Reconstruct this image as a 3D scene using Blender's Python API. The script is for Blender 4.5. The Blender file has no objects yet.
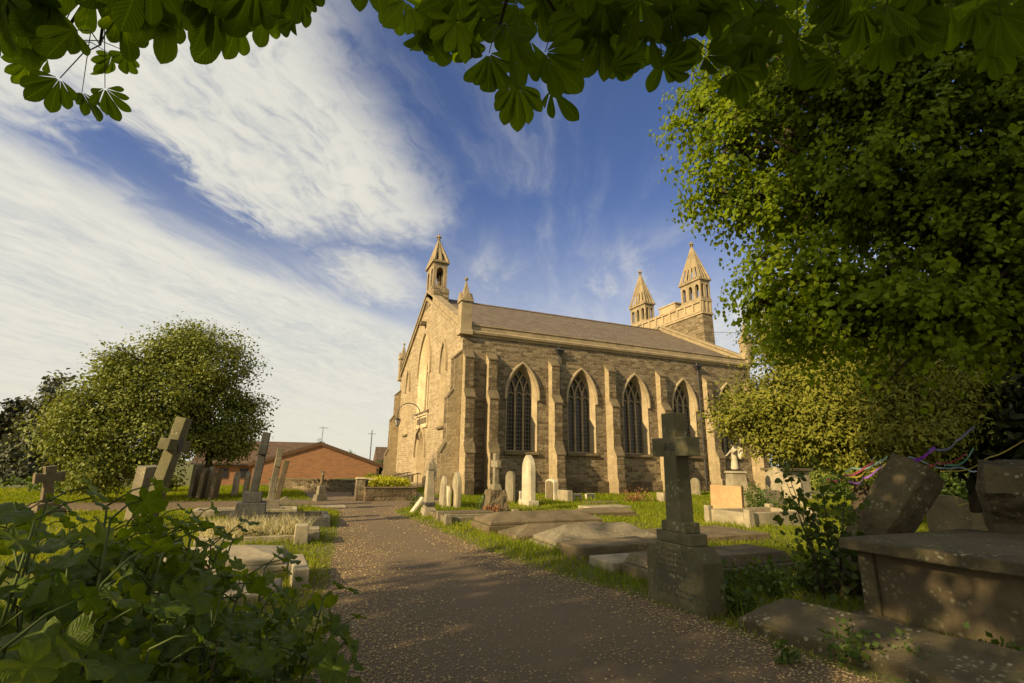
import bpy, bmesh, math, random
import numpy as np
from mathutils import Vector, Matrix

# ------------------------------------------------------------------ camera, world, sun, exposure
scene = bpy.context.scene
col = scene.collection
FPX, PITCH, ROLL, YAW = 491.4, .243, .014, .405
CAM = np.array([-8.196, -26.276, 1.743])
_R = np.array([math.cos(YAW), -math.sin(YAW), 0.]); _H = np.array([math.sin(YAW), math.cos(YAW), 0.]); _Z = np.array([0, 0, 1.])
_F = _H*math.cos(PITCH)+_Z*math.sin(PITCH); _U = -_H*math.sin(PITCH)+_Z*math.cos(PITCH)
_cr, _sr = math.cos(ROLL), math.sin(ROLL)
cd = bpy.data.cameras.new("camera"); cam = bpy.data.objects.new("camera", cd); col.objects.link(cam)
cd.sensor_width = 36; cd.lens = FPX/1024*36; cd.clip_start = .05; cd.clip_end = 3000
X = _cr*_R+_sr*_U; Y = -_sr*_R+_cr*_U; Zc = -_F
cam.matrix_world = Matrix(((X[0], Y[0], Zc[0], CAM[0]), (X[1], Y[1], Zc[1], CAM[1]), (X[2], Y[2], Zc[2], CAM[2]), (0, 0, 0, 1)))
scene.camera = cam

WBT = 3.
SUN_AZ, SUN_EL = math.radians(17.5), math.radians(25.5)      # azimuth measured from -X towards -Y
SUN = np.array([-math.cos(SUN_AZ)*math.cos(SUN_EL), -math.sin(SUN_AZ)*math.cos(SUN_EL), math.sin(SUN_EL)])
SUN_STRENGTH, SKY_STRENGTH, CLOUD_STRENGTH, EXPOSURE = 5.0, .080, .51, .66
ld = bpy.data.lights.new("sun", 'SUN'); ld.energy = SUN_STRENGTH; ld.angle = math.radians(.55); ld.color = (1., .80, .54)
lo = bpy.data.objects.new("sun", ld); col.objects.link(lo)
lo.rotation_euler = Vector(SUN).to_track_quat('Z', 'Y').to_euler()

scene.view_settings.view_transform = 'Standard'; scene.view_settings.look = 'None'
scene.view_settings.exposure = EXPOSURE; scene.view_settings.gamma = 1; scene.view_settings.use_curve_mapping = False
vs = scene.view_settings; vs.use_white_balance = True; vs.white_balance_temperature = 7500; vs.white_balance_tint = WBT
scene.render.engine = 'CYCLES'
cy = scene.cycles; cy.use_denoising = True; cy.max_bounces = 6; cy.diffuse_bounces = 3; cy.transmission_bounces = 4; cy.transparent_max_bounces = 4
cy.sample_clamp_indirect = 6


class NT:
    """small helper to write node graphs as expressions"""
    def __init__(s, nt): s.nt = nt; s.nt.nodes.clear()
    def n(s, t, **kw):
        nd = s.nt.nodes.new(t)
        for k, v in kw.items(): setattr(nd, k, v)
        return nd
    def put(s, sock, v):
        if isinstance(v, bpy.types.NodeSocket): s.nt.links.new(v, sock)
        elif v is not None:
            if sock.type == 'RGBA' and len(v) == 3: v = (*v, 1)
            sock.default_value = v
    def m(s, op, a, b=None, c=None, clamp=False):
        nd = s.n('ShaderNodeMath', operation=op, use_clamp=clamp)
        for i, v in enumerate((a, b, c)):
            if v is not None: s.put(nd.inputs[i], v)
        return nd.outputs[0]
    def v(s, op, a, b=None):
        nd = s.n('ShaderNodeVectorMath', operation=op)
        s.put(nd.inputs[0], a)
        if b is not None: s.put(nd.inputs[1], b)
        return nd.outputs[0]
    def ss(s, x, a, b, lo=0., hi=1.):
        nd = s.n('ShaderNodeMapRange', interpolation_type='SMOOTHSTEP')
        s.put(nd.inputs[0], x); s.put(nd.inputs[1], a); s.put(nd.inputs[2], b); s.put(nd.inputs[3], lo); s.put(nd.inputs[4], hi)
        return nd.outputs[0]
    def mix(s, f, a, b, mode='MIX'):
        nd = s.n('ShaderNodeMix', data_type='RGBA', blend_type=mode)
        s.put(nd.inputs[0], f); s.put(nd.inputs[6], a); s.put(nd.inputs[7], b)
        return nd.outputs[2]
    def noise(s, vec, scale, detail=4, rough=.55, dist=0., out=0):
        nd = s.n('ShaderNodeTexNoise'); s.put(nd.inputs['Vector'], vec)
        nd.inputs['Scale'].default_value = scale; nd.inputs['Detail'].default_value = detail
        nd.inputs['Roughness'].default_value = rough; nd.inputs['Distortion'].default_value = dist
        return nd.outputs[out]
    def vor(s, vec, scale, feature='F1', out='Distance'):
        nd = s.n('ShaderNodeTexVoronoi', feature=feature); s.put(nd.inputs['Vector'], vec); nd.inputs['Scale'].default_value = scale
        return nd.outputs[out]
    def xyz(s, v):
        nd = s.n('ShaderNodeSeparateXYZ'); s.put(nd.inputs[0], v); return nd.outputs
    def comb(s, x, y, z):
        nd = s.n('ShaderNodeCombineXYZ')
        for i, v in enumerate((x, y, z)): s.put(nd.inputs[i], v)
        return nd.outputs[0]
    def bump(s, h, strength, dist=.02, nrm=None):
        nd = s.n('ShaderNodeBump'); s.put(nd.inputs['Height'], h); nd.inputs['Strength'].default_value = strength; nd.inputs['Distance'].default_value = dist
        if nrm is not None: s.put(nd.inputs['Normal'], nrm)
        return nd.outputs[0]


world = bpy.data.worlds.new("World"); scene.world = world; world.use_nodes = True
w = NT(world.node_tree)
sky = w.n('ShaderNodeTexSky', sky_type='NISHITA', sun_disc=False)
sky.sun_elevation = SUN_EL
sky.sun_rotation = math.atan2(SUN[0], SUN[1])
sky.air_density = 1.0; sky.dust_density = .6; sky.ozone_density = 2.2
d = w.n('ShaderNodeTexCoord').outputs['Generated']
dx, dy, dz = w.xyz(d)
q = w.m('ADD', w.m('MAXIMUM', dz, 0.), .06)
a33 = math.radians(33)
S_ = w.m('DIVIDE', w.m('ADD', w.m('MULTIPLY', dx, math.sin(a33)), w.m('MULTIPLY', dy, math.cos(a33))), q)
T_ = w.m('DIVIDE', w.m('SUBTRACT', w.m('MULTIPLY', dx, math.cos(a33)), w.m('MULTIPLY', dy, math.sin(a33))), q)
pv = w.comb(S_, T_, 0.)
streak = w.comb(w.m('MULTIPLY', S_, .55), w.m('MULTIPLY', T_, 2.0), 3.7)
warp = w.noise(pv, 1.6, 5, .55, .3, out=1)
wx, wy, wz = w.xyz(warp)
n_big = w.noise(w.v('ADD', streak, w.v('MULTIPLY', warp, (.5, .5, 0))), 1.5, 7, .58, .25)
n_fine = w.noise(w.v('ADD', w.comb(w.m('MULTIPLY', S_, 1.5), w.m('MULTIPLY', T_, 3.2), 1.), w.v('MULTIPLY', warp, (.8, .8, 0))), 4.5, 6, .62, .4)
rip = w.noise(w.comb(w.m('MULTIPLY', S_, 3.), w.m('MULTIPLY', T_, 3.), 9.), 3.2, 5, .6, .8)
tt = w.m('ADD', T_, w.m('MULTIPLY', w.m('SUBTRACT', wx, .5), .34))
tt = w.m('ADD', tt, w.m('MULTIPLY', w.m('SUBTRACT', n_fine, .5), .26))
sS = w.m('ADD', S_, w.m('MULTIPLY', w.m('SUBTRACT', wy, .5), .6))
sS = w.m('ADD', sS, w.m('MULTIPLY', w.m('SUBTRACT', rip, .5), .35))
# the band of blue between the clouds swings towards larger T far away
bend = w.m('MULTIPLY', w.ss(S_, 1.7, 3.0), .42)
tb = w.m('SUBTRACT', tt, bend)
A = w.m('MULTIPLY', w.ss(tb, -1.34, -1.14), w.m('SUBTRACT', 1., w.ss(tt, -.72, -.34)))
A = w.m('MULTIPLY', A, w.m('SUBTRACT', 1., w.ss(sS, 1.45, 1.95)))
B = w.m('SUBTRACT', 1., w.ss(tb, -1.74, -1.40))
A = w.m('MULTIPLY', A, w.ss(n_fine, .22, .56, .62, 1.))
B = w.m('MULTIPLY', B, w.ss(n_big, .28, .58, .78, 1.))
wisp = w.m('MULTIPLY', w.ss(n_big, .47, .78), .42)
wisp2 = w.m('MULTIPLY', w.ss(w.noise(w.comb(w.m('MULTIPLY', S_, .35), w.m('MULTIPLY', T_, 1.1), 8.), 1.9, 6, .6, .6), .5, .72), w.m("MULTIPLY", w.ss(S_, 1.5, 2.4), .85))
hz = w.m('MULTIPLY', w.m('SUBTRACT', 1., w.ss(dz, .0, .62)), .95)
upl = w.m('MULTIPLY', w.m('MULTIPLY', w.ss(sS, 1.10, .80), w.ss(tt, -.55, -.95)), w.ss(n_fine, .2, .55, .65, 1.))
puff = w.m('MULTIPLY', w.m('MULTIPLY', w.ss(w.m('ABSOLUTE', w.m('SUBTRACT', sS, 2.15)), .42, .05), w.ss(w.m('ABSOLUTE', w.m('ADD', tt, 1.03)), .26, .03)), .85)
A = w.m('MAXIMUM', A, w.m('MAXIMUM', upl, puff))
rear_fill = w.m('MULTIPLY', w.ss(S_, .5, -.5), w.ss(n_big, .3, .55, .6, 1.))  # unseen cloud cover added behind the viewer to lift the ambient light
cl = w.m('MAXIMUM', w.m('MAXIMUM', w.m('MAXIMUM', A, B), rear_fill), w.m('MAXIMUM', wisp, wisp2))
cl = w.m('SUBTRACT', 1., w.m('MULTIPLY', w.m('SUBTRACT', 1., cl), w.m('SUBTRACT', 1., hz)), clamp=True)
cl = w.m('MULTIPLY', w.ss(cl, .03, 1.10), .97)
ccol = w.mix(w.ss(w.m('ADD', w.m('MULTIPLY', n_fine, .6), w.m('MULTIPLY', n_big, .4)), .30, .64), (.78, .81, .89), (1., 1., 1.02))
ccol = w.mix(w.m('MULTIPLY', w.m('SUBTRACT', 1., w.ss(dz, .0, .3)), .7), ccol, (1., .975, .92))
b1 = w.n('ShaderNodeBackground'); w.put(b1.inputs[0], w.mix(1., sky.outputs[0], (.70, .76, 1.16), 'MULTIPLY')); b1.inputs[1].default_value = SKY_STRENGTH
b2 = w.n('ShaderNodeBackground'); w.put(b2.inputs[0], ccol); 
sd_ = w.n('ShaderNodeVectorMath', operation='DOT_PRODUCT'); w.put(sd_.inputs[0], d); w.put(sd_.inputs[1], tuple(SUN))
w.put(b2.inputs[1], w.m('MULTIPLY', w.m('ADD', 1., w.m('MULTIPLY', w.ss(sd_.outputs['Value'], .25, 1.), .5)), CLOUD_STRENGTH))   # clouds brightened towards the sun, added to lift the ambient light
mx = w.n('ShaderNodeMixShader'); w.put(mx.inputs[0], cl); w.put(mx.inputs[1], b1.outputs[0]); w.put(mx.inputs[2], b2.outputs[0])
wo = w.n('ShaderNodeOutputWorld'); w.put(wo.inputs[0], mx.outputs[0])


# ------------------------------------------------------------------ placing: the world point seen at a pixel
def ray(u, v):
    x = u-512; y = v-341.5
    return _F*FPX+_R*(_cr*x+_sr*y)-_U*(-_sr*x+_cr*y)
def G(u, v, z=0.):
    d = ray(u, v); return CAM+d*((z-CAM[2])/d[2])
def D(u, v, dist):
    d = ray(u, v); return CAM+d*(dist/math.hypot(d[0], d[1]))
def K(u, v, depth):
    return CAM+ray(u, v)/FPX*depth


# ------------------------------------------------------------------ mesh helpers
class MB:
    def __init__(s): s.v = []; s.f = []; s.mi = []
    def add(s, vs, fs, mi=0):
        o = len(s.v); s.v += [tuple(map(float, p)) for p in vs]
        s.f += [tuple(i+o for i in f) for f in fs]; s.mi += [mi]*len(fs); return s
    def poly(s, pts, mi=0): return s.add(pts, [tuple(range(len(pts)))], mi)
    def box(s, x0, x1, y0, y1, z0, z1, mi=0, top=(1, 1)):
        cx, cy_ = (x0+x1)/2, (y0+y1)/2; a, b = top
        v = [(x0, y0, z0), (x1, y0, z0), (x1, y1, z0), (x0, y1, z0)]
        v += [(cx+(x-cx)*a, cy_+(y-cy_)*b, z1) for x, y, _ in v[:4]]
        return s.add(v, [(3, 2, 1, 0), (4, 5, 6, 7), (0, 1, 5, 4), (1, 2, 6, 5), (2, 3, 7, 6), (3, 0, 4, 7)], mi)
    def prism(s, pts, fn, a, b, mi=0, mi_cap=None):
        """polygon pts (p,q) swept from a to b; fn(p,q,t) gives the point"""
        n = len(pts); v = [fn(p, q, a) for p, q in pts]+[fn(p, q, b) for p, q in pts]
        s.add(v, [tuple(range(n-1, -1, -1)), tuple(range(n, 2*n))], mi if mi_cap is None else mi_cap)
        o = len(s.v)-2*n
        for i in range(n):
            j = (i+1) % n; s.f.append((o+i, o+j, o+n+j, o+n+i)); s.mi.append(mi)
        return s
    def tube(s, pts, rad, n=6, mi=0, caps=True, ph=0.):
        pts = [np.array(p, float) for p in pts]
        if not hasattr(rad, '__len__'): rad = [rad]*len(pts)
        rings = []; up = np.array([0, 0, 1.])
        for i, p in enumerate(pts):
            t = pts[min(i+1, len(pts)-1)]-pts[max(i-1, 0)]; t = t/(np.linalg.norm(t)+1e-9)
            a = np.cross(t, up)
            if np.linalg.norm(a) < .05: a = np.cross(t, [0, 1., 0])
            a /= np.linalg.norm(a); b = np.cross(a, t)
            rings.append([p+rad[i]*(a*math.cos(2*math.pi*k/n+ph)+b*math.sin(2*math.pi*k/n+ph)) for k in range(n)])
        v = [q for r in rings for q in r]; f = []
        for i in range(len(pts)-1):
            for k in range(n):
                f.append((i*n+k, i*n+(k+1) % n, (i+1)*n+(k+1) % n, (i+1)*n+k))
        if caps: f += [tuple(range(n-1, -1, -1)), tuple((len(pts)-1)*n+k for k in range(n))]
        return s.add(v, f, mi)
    def lathe(s, prof, c=(0, 0, 0), n=12, mi=0, ph=0.):
        v = []; f = []
        for r, z in prof: v += [(c[0]+r*math.cos(2*math.pi*k/n+ph), c[1]+r*math.sin(2*math.pi*k/n+ph), c[2]+z) for k in range(n)]
        for i in range(len(prof)-1):
            for k in range(n): f.append((i*n+k, i*n+(k+1) % n, (i+1)*n+(k+1) % n, (i+1)*n+k))
        f += [tuple(range(n-1, -1, -1)), tuple((len(prof)-1)*n+k for k in range(n))]
        return s.add(v, f, mi)
    def bar(s, a, b, w_, h, nrm):
        """rectangular bar from a to b, w_ wide in the plane, h along nrm"""
        a, b, nrm = np.array(a, float), np.array(b, float), np.array(nrm, float)
        t = (b-a)/np.linalg.norm(b-a); sd = np.cross(t, nrm)
        v = []
        for p in (a, b):
            for i, j in ((-1, -1), (1, -1), (1, 1), (-1, 1)): v.append(p+sd*w_/2*i+nrm*h/2*j)
        return s.add(v, [(3, 2, 1, 0), (4, 5, 6, 7), (0, 1, 5, 4), (1, 2, 6, 5), (2, 3, 7, 6), (3, 0, 4, 7)])
    def sweep(s, pts, w_, h, nrm, mi=0):
        """flat moulding along a path: w_ wide in the plane of the path, h along nrm (centred)"""
        pts = [np.array(p, float) for p in pts]; nrm = np.array(nrm, float); n = len(pts); v = []
        for i, p in enumerate(pts):
            t = pts[min(i+1, n-1)]-pts[max(i-1, 0)]; t /= np.linalg.norm(t); sd = np.cross(t, nrm)
            if 0 < i < n-1:
                t1 = pts[i]-pts[i-1]; t1 /= np.linalg.norm(t1); k = 1/max(.5, float(np.dot(t, t1)))
            else: k = 1
            for a, b in ((-1, -1), (1, -1), (1, 1), (-1, 1)): v.append(p+sd*w_/2*a*k+nrm*h/2*b)
        f = [(0, 1, 2, 3), tuple(4*(n-1)+k for k in (3, 2, 1, 0))]
        for i in range(n-1):
            for k in range(4): f.append((4*i+k, 4*i+(k+1) % 4, 4*i+4+(k+1) % 4, 4*i+4+k))
        return s.add(v, f, mi)
    def mesh(s, name, mats, smooth=False, fix=True):
        me = bpy.data.meshes.new(name); me.from_pydata(s.v, [], s.f)
        if not isinstance(mats, (list, tuple)): mats = [mats]
        for m_ in mats: me.materials.append(m_)
        if any(s.mi): me.polygons.foreach_set('material_index', s.mi)
        if smooth: me.polygons.foreach_set('use_smooth', [True]*len(me.polygons))
        if fix:
            bm = bmesh.new(); bm.from_mesh(me); bmesh.ops.recalc_face_normals(bm, faces=bm.faces); bm.to_mesh(me); bm.free()
        me.update(); return me

def props(o, label=None, cat=None, group=None, kind=None):
    for k, v in (('label', label), ('category', cat), ('group', group), ('kind', kind)):
        if v: o[k] = v
    return o
def thing(name, label, cat, loc=(0, 0, 0), rot=(0, 0, 0), group=None):
    o = bpy.data.objects.new(name, None); col.objects.link(o); o.empty_display_size = .3
    o.location = [float(c) for c in loc]; o.rotation_euler = rot
    return props(o, label, cat, group)
def link(name, me, parent=None, bevel=0., loc=None, rot=None):
    o = bpy.data.objects.new(name, me); col.objects.link(o)
    if parent is not None: o.parent = parent
    if loc is not None: o.location = [float(c) for c in loc]
    if rot is not None: o.rotation_euler = rot
    if bevel:
        b = o.modifiers.new('bevel', 'BEVEL'); b.width = bevel; b.segments = 2; b.limit_method = 'ANGLE'; b.angle_limit = math.radians(35)
    return o
def part(name, mb, mat, parent, bevel=0., smooth=False, label=None, kind=None):
    return props(link(name, mb.mesh(name, mat, smooth), parent, bevel), label, kind=kind)
def solo(name, mb, mat, label, cat, loc=(0, 0, 0), rot=(0, 0, 0), group=None, bevel=0., smooth=False, kind=None):
    return props(link(name, mb.mesh(name, mat, smooth), None, bevel, loc, rot), label, cat, group, kind)
def rough_up(o, amp, size=.35, cuts=3, seed=0):
    """real displacement for rough-hewn stone"""
    sm = o.modifiers.new('subdiv', 'SUBSURF'); sm.subdivision_type = 'SIMPLE'; sm.levels = cuts; sm.render_levels = cuts
    t = bpy.data.textures.new('rough', 'CLOUDS'); t.noise_scale = size; t.noise_depth = 4
    dm = o.modifiers.new('displace', 'DISPLACE'); dm.texture = t; dm.strength = amp; dm.mid_level = .5; dm.texture_coords = 'GLOBAL'
    return o

def np_mesh(name, V, F, mat, tint=None, uv=None, smooth=False):
    """V (n,3), F (m,3) triangles; tint per vertex; uv per vertex"""
    me = bpy.data.meshes.new(name); nv, nf = len(V), len(F)
    me.vertices.add(nv); me.vertices.foreach_set('co', np.ascontiguousarray(V, np.float32).ravel())
    me.loops.add(nf*3); me.loops.foreach_set('vertex_index', np.ascontiguousarray(F, np.int32).ravel())
    me.polygons.add(nf); me.polygons.foreach_set('loop_start', np.arange(0, nf*3, 3, dtype=np.int32))
    me.polygons.foreach_set('loop_total', np.full(nf, 3, np.int32))
    if smooth: me.polygons.foreach_set('use_smooth', np.ones(nf, bool))
    if uv is not None:
        l = me.uv_layers.new(name='UVMap'); l.data.foreach_set('uv', np.ascontiguousarray(uv[F.ravel()], np.float32).ravel())
    if tint is not None:
        a = me.attributes.new('tint', 'FLOAT', 'POINT'); a.data.foreach_set('value', np.ascontiguousarray(tint, np.float32))
    me.materials.append(mat); me.update(); me.validate(); return me

def norm(a): return a/(np.linalg.norm(a, axis=-1, keepdims=True)+1e-9)
def scatter(T, TF, TUV, P, A, N, S, tint):
    """instances of a leaf template T (k,3: across, along, out) at P with axis A, normal N, size S -> V,F,tint,uv"""
    A = norm(A); side = norm(np.cross(A, N)); N2 = np.cross(side, A)
    if np.ndim(S) == 1: S = S[:, None]
    V = P[:, None, :]+S[:, None, :]*(T[None, :, 0:1]*side[:, None, :]+T[None, :, 1:2]*A[:, None, :]+T[None, :, 2:3]*N2[:, None, :])
    k = len(T); n = len(P)
    F = (TF[None]+(np.arange(n)*k)[:, None, None]).reshape(-1, 3)
    return V.reshape(-1, 3), F, np.repeat(tint, k), np.tile(TUV, (n, 1))
def join_np(L):
    V = []; F = []; t = []; u = []; o = 0
    for a, b, c, d_ in L: V.append(a); F.append(b+o); t.append(c); u.append(d_); o += len(a)
    return np.concatenate(V), np.concatenate(F), np.concatenate(t), np.concatenate(u)

def strip_template(ys, ws, fold=.25, curl=.0):
    T = []; UV = []
    for y, wd in zip(ys, ws):
        for sgn in (-1, 0, 1):
            T.append((sgn*wd, y, abs(sgn)*wd*fold-curl*y*y)); UV.append((.5+.5*sgn, y))
    F = []
    for i in range(len(ys)-1):
        for c in (0, 1):
            a = 3*i+c; F += [(a, a+1, a+4), (a, a+4, a+3)]
    return np.array(T), np.array(F), np.array(UV)
LEAF4 = (np.array([(0, 0, 0), (.34, .5, .1), (0, 1, 0), (-.34, .5, .1)]), np.array([(0, 1, 2), (0, 2, 3)]), np.array([(.5, 0), (1, .5), (.5, 1), (0, .5)]))
LIME = strip_template([0, .06, .25, .5, .78, 1.0], [.05, .30, .47, .43, .2, .0], .22, .12)
BLADE = strip_template([0, .5, 1.], [.5, .36, 0.], .0, .0)
_y = [0, .12, .28, .45, .6, .72, .82, .90, .96, 1.]
LEAFLET = strip_template(_y, [.014, .042, .088, .142, .183, .203, .195, .155, .088, .0], .42, .22)
SPRAY = strip_template([0, .3, .65, 1.], [.05, .2, .18, .0], .3, .15)
rng = np.random.default_rng(7); random.seed(7)


# ------------------------------------------------------------------ materials
def new_mat(name):
    m_ = bpy.data.materials.new(name); m_.use_nodes = True; g = NT(m_.node_tree)
    out = g.n('ShaderNodeOutputMaterial'); p = g.n('ShaderNodeBsdfPrincipled'); g.put(out.inputs[0], p.outputs[0])
    p.inputs['Roughness'].default_value = .85; p.inputs['Specular IOR Level'].default_value = .25
    return m_, g, p, out
def ocoord(g, rnd=True):
    c = g.n('ShaderNodeTexCoord').outputs['Object']
    if rnd:
        r = g.n('ShaderNodeObjectInfo').outputs['Random']
        c = g.v('ADD', c, g.comb(g.m('MULTIPLY', r, 37.), g.m('MULTIPLY', r, 91.), g.m('MULTIPLY', r, 13.)))
    return c
def mul(c, k): return tuple(min(1, x*k) for x in c)
def stone(name, c, lichen=.35, moss=.25, rough_b=.5, grain=1., dark=.55):
    m_, g, p, out = new_mat(name); o = ocoord(g)
    n1 = g.noise(o, 1.7*grain, 8, .62, .4); n2 = g.noise(o, 11*grain, 6, .65); n3 = g.noise(o, 70*grain, 3, .6)
    cc = g.mix(g.ss(n1, .30, .68), mul(c, dark), mul(c, 1.15))
    cc = g.mix(g.ss(n2, .35, .75, 0., .55), cc, mul(c, .62))
    cc = g.mix(g.m('MULTIPLY', g.ss(g.noise(g.v('ADD', o, (5, 5, 5)), 2.3*grain, 6, .7), .50, .66), moss), cc, (.085, .09, .03))
    v_ = g.vor(g.v('ADD', o, g.v('MULTIPLY', g.noise(o, 6., 3, .5, out=1), (.12, .12, .12))), 16*grain)
    sp = g.m('MULTIPLY', g.ss(v_, .42, .2), g.ss(g.noise(o, 2.7, 5, .65), .50, .64))
    cc = g.mix(g.m('MULTIPLY', sp, lichen), cc, (.52, .47, .30))
    cc = g.mix(g.ss(n3, .3, .75, 0., .35), cc, mul(c, .7))
    g.put(p.inputs['Base Color'], cc)
    h = g.m('ADD', g.m('MULTIPLY', n2, .8), g.m('ADD', g.m('MULTIPLY', n3, .35), g.m('MULTIPLY', n1, .8)))
    g.put(p.inputs['Normal'], g.bump(h, rough_b, .03)); p.inputs['Roughness'].default_value = .9
    return m_
def rubble(name, c1, c2, mortar, bw=.42, bh=.17, strength=.9):
    m_, g, p, out = new_mat(name); o = ocoord(g, False); x, y, z = g.xyz(o)
    wv = g.noise(o, 2.2, 4, .6, out=1); wx, wy, wz = g.xyz(wv)
    hx = g.m('ADD', g.m('ADD', x, y), g.m('MULTIPLY', wx, .28)); hz_ = g.m('ADD', z, g.m('MULTIPLY', wz, .13))
    b = g.n('ShaderNodeTexBrick'); b.offset = .43; b.squash = 1.45; b.squash_frequency = 3
    g.put(b.inputs['Vector'], g.comb(hx, hz_, 0.)); b.inputs['Scale'].default_value = 1
    b.inputs['Brick Width'].default_value = bw; b.inputs['Row Height'].default_value = bh; b.inputs['Mortar Size'].default_value = .016
    b.inputs['Mortar Smooth'].default_value = .5; b.inputs['Bias'].default_value = -.1
    g.put(b.inputs['Color1'], (0, 0, 0)); g.put(b.inputs['Color2'], (1, 1, 1)); g.put(b.inputs['Mortar'], (.5, .5, .5))
    cell = g.noise(g.comb(hx, g.m('MULTIPLY', hz_, 2.4), 2.), 2.6, 2, .5)
    n1 = g.noise(o, .5, 6, .6); n2 = g.noise(o, 9., 6, .65)
    t = g.m('ADD', g.m('MULTIPLY', b.outputs['Color'], .55), g.m('MULTIPLY', cell, .55))
    cc = g.mix(g.ss(t, .15, .85), c1, c2)
    cc = g.mix(g.ss(n2, .32, .7, 0., .7), cc, mul(c1, .5))
    cc = g.mix(g.ss(cell, .60, .72, 0., .35), cc, (.26, .13, .07))
    cc = g.mix(g.ss(n1, .35, .7, 0., .4), cc, mul(c1, .75))
    # damp staining low on the wall and streaks under ledges are wear of the stone itself
    st = g.m('MULTIPLY', g.ss(z, 1.6, .1), g.ss(g.noise(o, 1.3, 5), .35, .6))
    cc = g.mix(g.m('MULTIPLY', st, .5), cc, mul(c1, .5))
    sk = g.noise(g.comb(g.m('MULTIPLY', g.m('ADD', x, y), 2.2), g.m('MULTIPLY', z, .16), 4.), 1., 5, .65)
    cc = g.mix(g.ss(sk, .54, .72, 0., .55), cc, mul(c1, .6))
    cc = g.mix(g.m('MULTIPLY', b.outputs['Fac'], .75), cc, mortar)
    g.put(p.inputs['Base Color'], cc)
    h = g.m('ADD', g.m('MULTIPLY', g.m('SUBTRACT', 1., b.outputs['Fac']), .8), g.m('ADD', g.m('MULTIPLY', n2, .7), g.m('MULTIPLY', b.outputs['Color'], .5)))
    g.put(p.inputs['Normal'], g.bump(h, strength, .085)); p.inputs['Roughness'].default_value = .95
    return m_
def plain(name, c, rough=.6, metal=0., var=.35, sc=6.):
    m_, g, p, out = new_mat(name); n_ = g.noise(ocoord(g), sc, 6, .6)
    g.put(p.inputs['Base Color'], g.mix(g.ss(n_, .3, .7), mul(c, 1-var), mul(c, 1+var*.5)))
    p.inputs['Roughness'].default_value = rough; p.inputs['Metallic'].default_value = metal
    g.put(p.inputs['Normal'], g.bump(n_, .25, .01)); return m_
def leaf(name, c1, c2, trans=.38, veins=0, spec=.3, rough=.5, c3=None):
    m_, g, p, out = new_mat(name)
    t = g.n('ShaderNodeAttribute', attribute_name='tint').outputs['Fac']
    cc = g.mix(t, c1, c2)
    if c3: cc = g.mix(g.ss(t, .93, .99), cc, c3)
    if veins == 1:      # feathered veins of one leaflet
        u_, v_, _ = g.xyz(g.n('ShaderNodeUVMap').outputs[0])
        au = g.m('ABSOLUTE', g.m('SUBTRACT', g.m('MULTIPLY', u_, 2.), 1.))
        s_ = g.m('PINGPONG', g.m('SUBTRACT', g.m('MULTIPLY', v_, 14.), g.m('MULTIPLY', au, 3.)), .5)
        ve = g.m('MAXIMUM', g.ss(s_, .12, .02), g.ss(au, .10, .03))
        cc = g.mix(g.m('MULTIPLY', ve, .45), cc, mul(c2, 1.9))
        g.put(p.inputs['Normal'], g.bump(s_, .6, .01))
    if veins == 2:      # radiating veins of a rounded lobed leaf
        u_, v_, _ = g.xyz(g.n('ShaderNodeUVMap').outputs[0])
        s_ = g.m('PINGPONG', g.m('MULTIPLY', u_, 7.), .5)
        ve = g.ss(g.m('MULTIPLY', s_, v_), .035, .01)
        br = g.m('PINGPONG', g.m('SUBTRACT', g.m('MULTIPLY', v_, 8.), g.m('MULTIPLY', s_, 5.)), .5)
        ve = g.m('MAXIMUM', ve, g.m('MULTIPLY', g.ss(br, .08, .01), .45))
        cc = g.mix(g.m('MULTIPLY', ve, .4), cc, mul(c2, 1.9))
        nn = g.noise(ocoord(g, False), 60., 3)
        g.put(p.inputs['Normal'], g.bump(g.m('ADD', g.m('MULTIPLY', br, .6), nn), .5, .01))
    g.put(p.inputs['Base Color'], cc); p.inputs['Roughness'].default_value = rough; p.inputs['Specular IOR Level'].default_value = spec
    tr = g.n('ShaderNodeBsdfTranslucent'); g.put(tr.inputs[0], g.mix(1., cc, (1.5, 1.35, .5), 'MULTIPLY'))
    mxs = g.n('ShaderNodeMixShader'); mxs.inputs[0].default_value = trans
    g.put(mxs.inputs[1], p.outputs[0]); g.put(mxs.inputs[2], tr.outputs[0]); g.put(out.inputs[0], mxs.outputs[0])
    return m_

M = {}
M['rubble'] = rubble('rubble_stone', (.12, .09, .05), (.42, .33, .205), (.30, .235, .145))
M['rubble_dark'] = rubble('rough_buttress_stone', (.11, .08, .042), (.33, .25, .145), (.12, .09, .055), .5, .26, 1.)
M['quoin'] = rubble('squared_quoin_stone', (.34, .262, .15), (.50, .39, .23), (.34, .265, .16), .6, .3, .5)
M['rubble_west_lit'] = rubble('brightened_front_stone', (.27, .20, .115), (.53, .42, .265), (.42, .335, .21), .40, .16, .45)  # wall rubble with the west front's sunlit brightness put into its colours
M['ashlar'] = stone('dressed_limestone', (.40, .31, .185), .15, .05, .35, .8, .72)
M['ashlar_worn'] = stone('weathered_limestone', (.33, .255, .15), .2, .1, .45, .9, .6)
M['ashlar_pale'] = stone('pale_limestone', (.56, .44, .27), .1, .03, .3, .8, .75)
M['slate'] = None
M['lead'] = plain('grey_iron', (.06, .06, .06), .5, .3)
M['stone_grey'] = stone('grey_tombstone', (.24, .20, .13), .5, .35)
M['stone_brown'] = stone('brown_tombstone', (.165, .124, .07), .35, .45)
M['stone_pale'] = stone('pale_tombstone', (.37, .31, .205), .3, .25)
M['stone_white'] = stone('white_marble_tombstone', (.52, .455, .32), .15, .12, .25)
M['stone_green'] = stone('algae_stained_stone', (.145, .128, .066), .45, .35, .45)
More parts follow.
